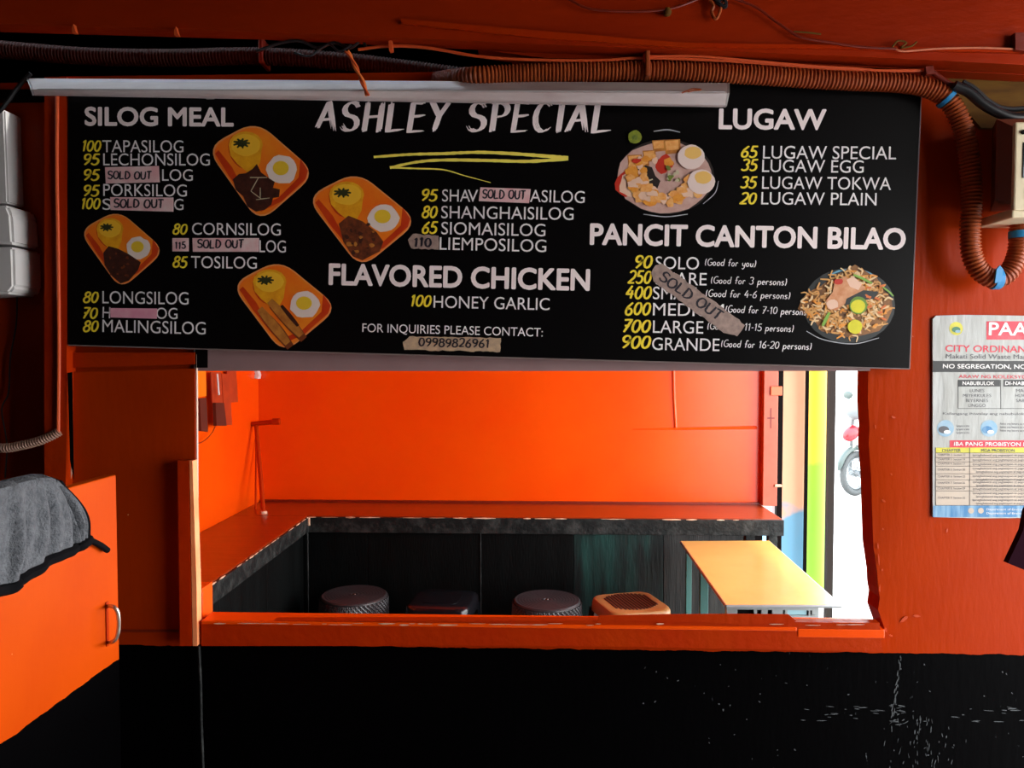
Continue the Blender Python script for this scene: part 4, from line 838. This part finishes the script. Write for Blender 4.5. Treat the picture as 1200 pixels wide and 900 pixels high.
# post at the end of the back wall
xa, xb = PY(894,560,YB-.05).x, PY(911,560,YB-.05).x
t = thing('corner_post', 'orange red wooden post at the right end of the back wall', 'post', ((xa+xb)/2, YB-.02, ZT))
bm = bmesh.new(); box(bm, (xa, YB-.05, ZT+.001), (xb, YB+.09, 2.048), .003); bmobj('shaft', bm, mat('post_paint',(.48,.085,.035),.4,col2=(.42,.06,.022),vscale=8), t)
bm = bmesh.new(); x = (xa+xb)/2; z = PY(904,490,YB-.05).z; box(bm, (x-.003,YB-.0515,z-.05), (x+.003,YB-.0505,z+.05)); box(bm, (x-.018,YB-.0518,z-.004), (x+.018,YB-.0506,z+.004)); bmobj('scratch_mark', bm, M['orange_dark'], t)
bm = bmesh.new(); z = PY(905,458,YB-.05).z; box(bm, (x-.005,YB-.06,z-.022), (xb+.016,YB-.051,z+.022), .003); bmobj('hinge', bm, mat('painted_hinge',(.80,.12,.03),.4), t)
bm = bmesh.new(); z = PY(905,569,YB-.05).z; box(bm, (x+.02,YB-.06,z-.006), (xb+.02,YB-.051,z+.006), .002); bmobj('hinge_pin', bm, M['chip'], t)
# wall raised batten: shallow vertical seam + horizontal seam on the gloss wall
bm = bmesh.new()
tube(bm, [PY(x,y,YB-.002) for x,y in ((789,425),(790,465),(792,501))], .008, 8); tube(bm, [PY(x,y,YB-.002) for x,y in ((742,503),(800,502.5),(887,501))], .007, 8, rf=lambda s,i: (.002,.006,.008)[i])
struct(bmobj('trim_wall_seam', bm, M['inner']))
# pipe
t = thing('wall_pipe', 'orange painted water pipe with a side spout in the back left corner', 'pipe', PZ(305, 600, ZT))
P0 = PY(300,497,YB-.10); P1 = PZ(309,602,ZT); 
bm = bmesh.new(); tube(bm, [P0+Vector((0,0,.005)), P0.lerp(P1,.5), P1], .010, 12); bmobj('upright', bm, M['orange'], t, True)
Pa = PY(295,497,YB-.10); Pb = PY(325,494,YB-.12)
bm = bmesh.new(); tube(bm, [Pa, Pa.lerp(Pb,.5), Pb], .012, 12); bmobj('spout', bm, M['orange'], t, True)
bm = bmesh.new(); tube(bm, [Pb-Vector((.022,0,0)), Pb, Pb+Vector((.012,0,0))], .016, 12); bmobj('end_cap', bm, M['orange'], t, True)
bm = bmesh.new(); lathe(bm, [(.0001,.0),(.016,0),(.016,.012),(.011,.014)], P1, 12); bmobj('foot', bm, M['chip'], t, True)
bm = bmesh.new(); a = PY(300.5,497,YB-.02); b = PZ(299.5,597,ZT); tube(bm, [a, a.lerp(b,.5), b], .005, 8); tag(bmobj('corner_rod', bm, M['orange'], smooth=True), 'thin painted rod behind the upright of the corner pipe', 'rod')
bm = bmesh.new(); pxprism(bm, [(297,432),(301,433),(303,440),(302,444),(297,443),(299,438)], YB-.05, YB-.01); tag(bmobj('white_hook', bm, M['white']), 'small white plastic hook high in the back left corner', 'hook')
# hanging tools on the left inner wall
def tool(label, blade, handle, x, mb, mh, name='kitchen_knife', cat='knife'):
    c = PX(blade[0][0], blade[0][1], XLW+x); t = thing(name, label, cat, c, 'kitchen tools hanging on the left inner wall')
    for nm, pts, m, th in (('blade', blade, mb, .004), ('handle', handle, mh, .014)):
        if not pts: continue
        bm = bmesh.new(); prism(bm, [PX(px,py,XLW+x) for px,py in pts], Vector((th,0,0))); bmobj(nm, bm, m, t)
redd = mat('red_brown_sheath', (.42,.05,.01), .4, col2=(.30,.03,.008), vscale=20)
brownw = mat('dark_brown_handle', (.07,.015,.008), .45)
brt = mat('bright_orange_plastic', (.85,.20,.006), .3)
tool('broad bright orange spatula hanging nearest the hatch edge', [(229,426),(240,426),(241,464),(229,466)], [(230,467),(238,466),(240,506),(232,505)], .03, brt, brownw, 'spatula', 'spatula')
tool('red sheathed knife with dark brown handle, second from the hatch edge', [(246,436),(258,436),(260,472),(248,472)], [(249,472),(259,472),(262,499),(250,499)], .03, redd, brownw)
tool('dull red sheathed knife with a red handle, third from the hatch edge', [(259,438),(268,438),(271,498),(262,498)], None, .02, redd, redd)
tool('plain red sheathed blade, farthest from the hatch edge', [(265,435),(276,435),(278,471),(268,472)], None, .015, redd, redd)
bm = bmesh.new(); a = PX(243,434,XLW+.045); b = PX(279,434,XLW+.012); tube(bm, [Vector((XLW+.02,a.y-.1,a.z)), Vector((XLW+.02,a.lerp(b,.5).y,a.z)), Vector((XLW+.02,b.y,a.z))], .004, 8); tag(bmobj('tool_rail', bm, M['orange'], smooth=True), 'painted rail the kitchen tools hang from on the left inner wall', 'rail')
bm = bmesh.new(); tube(bm, catmull([PX(x,y,XLW+.03) for x,y in ((252,500),(248,508),(240,516),(232,520))],5), .002, 6); tag(bmobj('string', bm, M['orange_dark'], smooth=True), 'thin dark string dangling under the hanging kitchen tools', 'string')
bm = bmesh.new(); tube(bm, [PX(254.5,438,XLW+.05), PX(255.5,450,XLW+.05), PX(256.5,463,XLW+.05)], .004, 8); tag(bmobj('steel_pin', bm, M['white'], smooth=True), 'thin white stick hanging in front of the red sheathed knife', 'stick')

# ------------------------------------------------------------------ stools
def woven_stool(c, H=.45, rt=.142, rb=.165):
    t = thing('woven_stool', 'x', 'stool', (c.x, c.y, 0))
    bm = bmesh.new(); o = Vector((c.x, c.y, 0)); seg = 48
    prof = [(.0001,H-.004),(.012,H-.004),(.014,H-.001)]
    for k in range(9):
        r = .022+k*.0125; prof += [(r,H-.001),(r+.003,H-.0022),(r+.006,H-.0022),(r+.009,H-.001)]
    prof += [(rt-.006,H-.001),(rt,H-.006),(rt+.001,H-.012)]
    lathe(bm, prof, o, seg); bmobj('seat', bm, M['stool_grey'], t, True)
    bm = bmesh.new(); NS, NH = 192, 84; rings = []
    for j in range(NH+1):
        z = H-.012-(H-.03)*j/NH; f = j/NH; rr0 = rt+.002+(rb-rt)*f - .016*math.exp(-((f-.55)/.25)**2)
        ring = []
        for k in range(NS):
            a = 2*math.pi*k/NS; d = .0045*max(abs(math.cos(24*a+z*150)), abs(math.cos(24*a-z*150)))**3
            ring.append(bm.verts.new(o+Vector(((rr0+d)*math.cos(a), (rr0+d)*math.sin(a), z))))
        rings.append(ring)
    for j in range(NH):
        for k in range(NS): bm.faces.new((rings[j][k], rings[j][(k+1)%NS], rings[j+1][(k+1)%NS], rings[j+1][k]))
    bmobj('woven_side', bm, M['stool_grey'], t)
    bm = bmesh.new(); lathe(bm, [(rb-.004,.0),(rb+.006,.0),(rb+.006,.018),(rb-.004,.020)], o, seg); bmobj('base_ring', bm, M['stool_grey'], t, True)
    bm = bmesh.new(); lathe(bm, [(.0001,H+.002),(.006,H+.002),(.008,H-.002)], o, 12); bmobj('centre_knob', bm, M['stool_brown'], t, True)
    return t
def cp_tree(t, loc, label):
    r = t.copy(); COL.objects.link(r); r.location = loc; r['label'] = label
    for ch in t.children:
        c = ch.copy(); COL.objects.link(c); c.parent = r
    return r
c1 = PZ(415, 696, .45); c3 = PZ(641, 702, .45)
s1 = woven_stool(c3); s1['label'] = 'round grey woven plastic stool standing in the middle, left of the tan stool'; s1['group'] = 'stools along the back counter'
s2 = cp_tree(s1, (c1.x, c1.y, 0), 'round grey woven plastic stool at the far left, in the dark corner')
def rsq(cx, cy, a, r, z, n=5):
    out = []
    for sx, sy, a0 in ((1,1,0),(-1,1,90),(-1,-1,180),(1,-1,270)):
        for k in range(n+1): q = math.radians(a0+90*k/n); out.append(Vector((cx+sx*(a-r)+r*math.cos(q), cy+sy*(a-r)+r*math.sin(q), z)))
    return out
def square_stool(c, m, mleg, label, slats=False, H=.45, name='square_stool', rot=0):
    t = thing(name, label, 'stool', (c.x, c.y, 0), 'stools along the back counter')
    Rm = Matrix.Rotation(rot, 3, 'Z'); o = Vector((c.x,c.y,0)); mk = lambda pts: [o+Rm@(p-o) for p in pts]
    bm = bmesh.new(); L_ = [(.120,H,.045),(.130,H-.004,.05),(.135,H-.014,.05),(.138,H-.055,.05)]; rings = []
    for a, z, r in L_: rings.append([bm.verts.new(p) for p in mk(rsq(c.x,c.y,a,r,z))])
    n = len(rings[0])
    for i in range(3):
        for k in range(n): bm.faces.new((rings[i][k], rings[i][(k+1)%n], rings[i+1][(k+1)%n], rings[i+1][k]))
    bm.faces.new(rings[0]); bmesh.ops.recalc_face_normals(bm, faces=bm.faces); bmobj('seat', bm, m, t, True)
    for sx, sy in ((1,1),(1,-1),(-1,1),(-1,-1)):
        bm = bmesh.new(); top = [(x,y) for x,y in ((sx*.128,sy*.128),(sx*.075,sy*.128),(sx*.128,sy*.075))]
        p = [o+Rm@Vector((a,b,H-.05)) for a,b in ((sx*.134,sy*.134),(sx*.072,sy*.134),(sx*.125,sy*.125),(sx*.134,sy*.072))]; q = [o+Rm@Vector((a,b,0)) for a,b in ((sx*.158,sy*.158),(sx*.125,sy*.158),(sx*.15,sy*.15),(sx*.158,sy*.125))]
        va = [bm.verts.new(x) for x in p]; vb = [bm.verts.new(x) for x in q]
        for k in range(4): bm.faces.new((va[k], va[(k+1)%4], vb[(k+1)%4], vb[k]))
        bm.faces.new(va); bm.faces.new(vb[::-1]); bmesh.ops.recalc_face_normals(bm, faces=bm.faces)
        md = bmobj('leg', bm, mleg, t)
    if slats:
        bm = bmesh.new()
        for k in range(13):
            x = -.09 + .18*k/12
            w_ = math.sqrt(max(0,.105**2-(x*.9)**2))
            v = box(bm, (c.x+x-.0045, c.y-w_, H+.0002), (c.x+x+.0045, c.y+w_, H+.0035), .001)
        bmesh.ops.rotate(bm, verts=bm.verts, cent=o, matrix=Rm)
        bmobj('seat_ribs', bm, mleg, t)
    else:
        bm = bmesh.new(); pts = mk(rsq(c.x,c.y,.075,.03,H+.0004)); prism(bm, pts, Vector((0,0,.0012))); bmobj('seat_pad', bm, m, t)
    return t
square_stool(PZ(519,701,.45), M['stool_black'], M['stool_black'], 'glossy black square plastic stool between the two woven stools', rot=-.12)
square_stool(PZ(739,705,.45), M['stool_tan'], M['stool_brown'], 'tan square plastic stool with ribbed seat, nearest the yellow table', slats=True, rot=.3, name='ribbed_stool')

# ------------------------------------------------------------------ narrow table
ZTB = .66
q = [PZ(851,708.5,ZTB), PZ(985,708.5,ZTB), PZ(901,633.5,ZTB), PZ(798,634,ZTB)]
t = thing('narrow_table', 'narrow yellow topped table with grey metal frame, right of the stools', 'table', ((q[0].x+q[2].x)/2, (q[0].y+q[2].y)/2, 0))
bm = bmesh.new(); fs = prism(bm, [p.copy() for p in q], Vector((0,0,-.008))); bmobj('tabletop', bm, M['table'], t)
bm = bmesh.new(); 
for i in range(4):
    a, b = q[i]-Vector((0,0,.006)), q[(i+1)%4]-Vector((0,0,.006)); tube(bm, [a, a.lerp(b,.5), b], .0058, 6)
bmobj('metal_edge', bm, M['table_edge'], t)
fr = [q[0].lerp(q[1],.02), q[0].lerp(q[1],.80)]
# perforated front rail: two bars with uprights between
bm = bmesh.new(); y0 = fr[0].y+.02; z = ZTB-.013
xs2 = [fr[0].x, fr[0].x+.045, fr[0].x+.10, fr[0].x+.125, fr[0].x+.15, fr[0].x+.20, fr[0].x+.285, fr[1].x]
box(bm, (fr[0].x,y0,z-.010), (fr[1].x,y0+.012,z)); box(bm, (fr[0].x,y0,z-.055), (fr[1].x,y0+.012,z-.028))
for k, (a, b) in enumerate(((0,.035),(.09,.10),(.115,.135),(.15,.185),(.192,.20),(.27,.275))): box(bm, (fr[0].x+a,y0+.0005,z-.03), (fr[0].x+b,y0+.0115,z-.008))
bmobj('perforated_rail', bm, M['table_edge'], t)
bm = bmesh.new(); box(bm, (fr[0].x,y0+.014,z-.03), (fr[1].x,y0+.018,z-.004)); bmobj('rail_backing', bm, M['blackplain'], t)
bm = bmesh.new(); box(bm, (fr[0].x+.20,y0+.006,z-.027), (fr[0].x+.265,y0+.013,z-.011)); bmobj('rail_insert', bm, mat('pale_blue',(.25,.45,.5),.5), t)
for k, (f, m) in enumerate((((.05,.04),M['table_edge']), ((.80,.04),M['table_edge']), ((.06,.93),M['green_leg']), ((.93,.93),M['green_leg']))):
    p = q[0].lerp(q[1], f[0]).lerp(q[3].lerp(q[2], f[0]), f[1]); bm = bmesh.new(); box(bm, (p.x-.012,p.y-.012,0), (p.x+.012,p.y+.012,ZTB-.012), .002); bmobj('leg', bm, m, t)
p = q[0].lerp(q[1],.06).lerp(q[3].lerp(q[2],.06),.55); bm = bmesh.new(); box(bm, (p.x-.016,p.y-.012,0), (p.x+.016,p.y+.012,ZTB-.012), .002); bmobj('leg', bm, M['green_leg'], t)

# ================================================================== OUTSIDE
def twotone(name, ca, cb, zline, soft=.03, extra=None):
    m = bpy.data.materials.new(name); m.use_nodes = True; tt = m.node_tree; b = tt.nodes['Principled BSDF']; N = tt.nodes.new; L = tt.links.new
    c = N('ShaderNodeTexCoord'); s = N('ShaderNodeSeparateXYZ'); L(c.outputs['Object'], s.inputs[0]); n = N('ShaderNodeTexNoise'); n.inputs['Scale'].default_value = 9; L(c.outputs['Object'], n.inputs[0])
    a = N('ShaderNodeMath'); a.operation = 'MULTIPLY_ADD'; a.inputs[1].default_value = .25; L(n.outputs[0], a.inputs[0]); L(s.outputs[2], a.inputs[2])
    r = N('ShaderNodeMapRange'); r.inputs[1].default_value = zline-soft+.125; r.inputs[2].default_value = zline+soft+.125; L(a.outputs[0], r.inputs[0])
    mx = N('ShaderNodeMix'); mx.data_type = 'RGBA'; L(r.outputs[0], mx.inputs[0]); mx.inputs[6].default_value = (*cb,1); mx.inputs[7].default_value = (*ca,1); L(mx.outputs[2], b.inputs['Base Color']); b.inputs['Roughness'].default_value = .6
    return m
yp = 2.9; a, b = PY(918,500,yp).x, PY(944,500,yp).x; zz = PY(930,600,yp).z
bm = bmesh.new(); box(bm, (a-.06,yp,0), (b,yp+.3,2.8)); tag(bmobj('peach_pillar', bm, twotone('peach_and_blue_paint', (.50,.33,.19), (.08,.28,.42), zz)), 'peach painted pillar with blue paint at its foot, just outside the stall', 'pillar')
bm = bmesh.new(); bx0, bx1 = PY(911,500,2.55).x, PY(917.5,500,2.55).x; box(bm, (bx0,2.55,0), (bx1,2.58,2.045)); struct(bmobj('trim_door_frame', bm, M['blackplain']))
bm = bmesh.new(); bx0, bx1 = PY(943,500,2.88).x, PY(946,500,2.88).x; box(bm, (bx0,2.86,0), (bx1,2.88,2.8)); tag(bmobj('dark_frame_strip', bm, M['blackplain']), 'thin dark strip between the peach pillar and the yellow-green post', 'strip')
yq = 3.4; a, b = PY(947,500,yq).x, PY(972,500,yq).x; c_ = Vector(((a+b)/2, yq+.06, 0)); zz = PY(955,532,yq).z; ytop = 2.9
bm = bmesh.new(); lathe(bm, [(.0001,0),((b-a)/2,0),((b-a)/2,ytop),(.0001,ytop)], c_, 24); tag(bmobj('yellow_green_post', bm, twotone('yellow_and_green_paint', (.40,.27,.004), (.13,.26,.003), zz, .05), smooth=True), 'round post painted yellow above and bright green below', 'post')
yr = 2.7; a, b = PY(971.5,500,yr).x, PY(979,500,yr).x
bm = bmesh.new(); box(bm, (a,yr,0), (b,yr+.04,2.8)); tag(bmobj('grey_post', bm, M['grey_post']), 'slim grey-brown post beside the yellow-green one', 'post')
# motorcycle, parked across the street, nose to the left
t = thing('motorcycle', 'parked motorcycle with red front cowl seen through the gap beside the hatch', 'motorcycle', (3.6, 6.8, 0))
dM = 8.25; YM = 6.75
wc = PY(1003,553,YM); rW = wc.z
fwd = Vector((-.86,-.5,0)).normalized(); side = Vector((-fwd.y, fwd.x, 0)); B0 = Vector((wc.x, YM, 0))
def MP(f, s, z): return B0 + (fwd*f + side*s + Vector((0,0,z)))*.84
def wheel(f, name='wheel'):
    r = .24; bm = bmesh.new(); n = 32; R0 = .032; rings = []
    for i in range(n):
        a = 2*math.pi*i/n; cdir = fwd*math.cos(a)+Vector((0,0,1))*math.sin(a); ctr = MP(f,0,.2857)+cdir*(r-R0)
        rings.append([bm.verts.new(ctr+cdir*R0*math.cos(b)+side*R0*math.sin(b)) for b in (2*math.pi*k/10 for k in range(10))])
    for i in range(n):
        for k in range(10): bm.faces.new((rings[i][k], rings[i][(k+1)%10], rings[(i+1)%n][(k+1)%10], rings[(i+1)%n][k]))
    o = bmobj('tyre', bm, M['rubber'], t, True)
    bm = bmesh.new(); C = MP(f,0,.2857); tube(bm, [C-side*.06, C, C+side*.06], .035, 12)
    for k in range(10): a = 2*math.pi*k/10; cdir = fwd*math.cos(a)+Vector((0,0,1))*math.sin(a); tube(bm, [C+cdir*.03, C+cdir*(r-.08)], .007, 5)
    pts = [C+(fwd*math.cos(a)+Vector((0,0,1))*math.sin(a))*(r-.075) for a in (2*math.pi*k/28 for k in range(29))]; tube(bm, pts, .012, 6)
    bmobj('wheel_rim', bm, M['chrome'], t, True)
wheel(0); wheel(-1.25)
for s in (-.09, .09): tubeobj('fork_leg', [MP(0,s,.285), MP(-.02,s,.7), MP(-.05,s,1.1)], .022, M['chrome'], t)
bm = bmesh.new(); pts = [MP(.33*math.cos(a), 0, .285+.33*math.sin(a)) for a in (math.radians(10+i*14) for i in range(11))]; tube(bm, pts, .03, 8, rf=lambda s,i: .032 if 0 < i < 10 else .012); bmobj('front_fender', bm, M['moto_dark'], t, True)
bm = bmesh.new(); bmesh.ops.create_uvsphere(bm, u_segments=18, v_segments=12, radius=1); 
for v in bm.verts: v.co = MP(.10,0,.80) + fwd*v.co.x*.11 + side*v.co.y*.07 + Vector((0,0,v.co.z*.08+v.co.x*-.03))
bmobj('fender_cowl', bm, M['red_moto'], t, True)
bm = bmesh.new(); bmesh.ops.create_uvsphere(bm, u_segments=18, v_segments=12, radius=1)
for v in bm.verts: v.co = MP(.02,0,1.07) + fwd*v.co.x*.10 + side*v.co.y*.10 + Vector((0,0,v.co.z*.09))
bmobj('headlamp', bm, M['chrome'], t, True)
bm = bmesh.new(); bmesh.ops.create_uvsphere(bm, u_segments=18, v_segments=12, radius=1)
for v in bm.verts: v.co = MP(-.50,0,.80) + fwd*v.co.x*.28 + side*v.co.y*.15 + Vector((0,0,v.co.z*.13+v.co.x*.05))
bmobj('fuel_tank', bm, M['red_moto'], t, True)
bm = bmesh.new(); bmesh.ops.create_uvsphere(bm, u_segments=18, v_segments=10, radius=1)
for v in bm.verts: v.co = MP(-1.02,0,.80) + fwd*v.co.x*.36 + side*v.co.y*.13 + Vector((0,0,v.co.z*.06))
bmobj('seat', bm, M['blackplain'], t, True)
tubeobj('handlebar', [MP(-.32,-.36,1.0), MP(-.24,-.18,1.03), MP(-.2,0,.98), MP(-.24,.18,1.03), MP(-.32,.36,1.0)], .013, M['chrome'], t)
for s in (-.24, .24):
    tubeobj('mirror_stem', [MP(-.24,s,1.03), MP(-.22,s*1.15,1.15), MP(-.24,s*1.3,1.22)], .007, M['moto_dark'], t)
    bm = bmesh.new(); bmesh.ops.create_uvsphere(bm, u_segments=12, v_segments=8, radius=1)
    for v in bm.verts: v.co = MP(-.24,s*1.35,1.26) + fwd*v.co.x*.02 + side*v.co.y*.065 + Vector((0,0,v.co.z*.045))
    bmobj('mirror', bm, M['moto_dark'], t, True)
for pts in ([(-.2,.92),(-.5,.62),(-.62,.3)],[(-.2,.92),(-.8,.72),(-1.25,.62)],[(-.62,.3),(-.95,.35),(-1.25,.285)],[(-.8,.72),(-.95,.35)]): tubeobj('frame_tube', [MP(f,0,z) for f,z in pts], .02, M['moto_dark'], t)
bm = bmesh.new(); box(bm, (-1,-1,-1), (1,1,1), .25)
for v in bm.verts: v.co = MP(-.62,0,.42) + fwd*v.co.x*.17 + side*v.co.y*.12 + Vector((0,0,v.co.z*.14))
bmobj('engine', bm, M['chrome'], t)
tubeobj('exhaust', [MP(-.5,-.12,.35), MP(-.7,-.15,.22), MP(-1.1,-.17,.28), MP(-1.45,-.18,.36)], .035, M['chrome'], t)
bm = bmesh.new(); pts = [MP(-1.25+.33*math.cos(a), 0, .285+.33*math.sin(a)) for a in (math.radians(30+i*12) for i in range(11))]; tube(bm, pts, .06, 8); bmobj('rear_fender', bm, M['moto_dark'], t, True)
bm = bmesh.new(); tube(bm, [MP(-.6,.12,.3), MP(-.62,.22,.1), MP(-.64,.26,.0)], .012, 6); bmobj('kickstand', bm, M['moto_dark'], t, True)
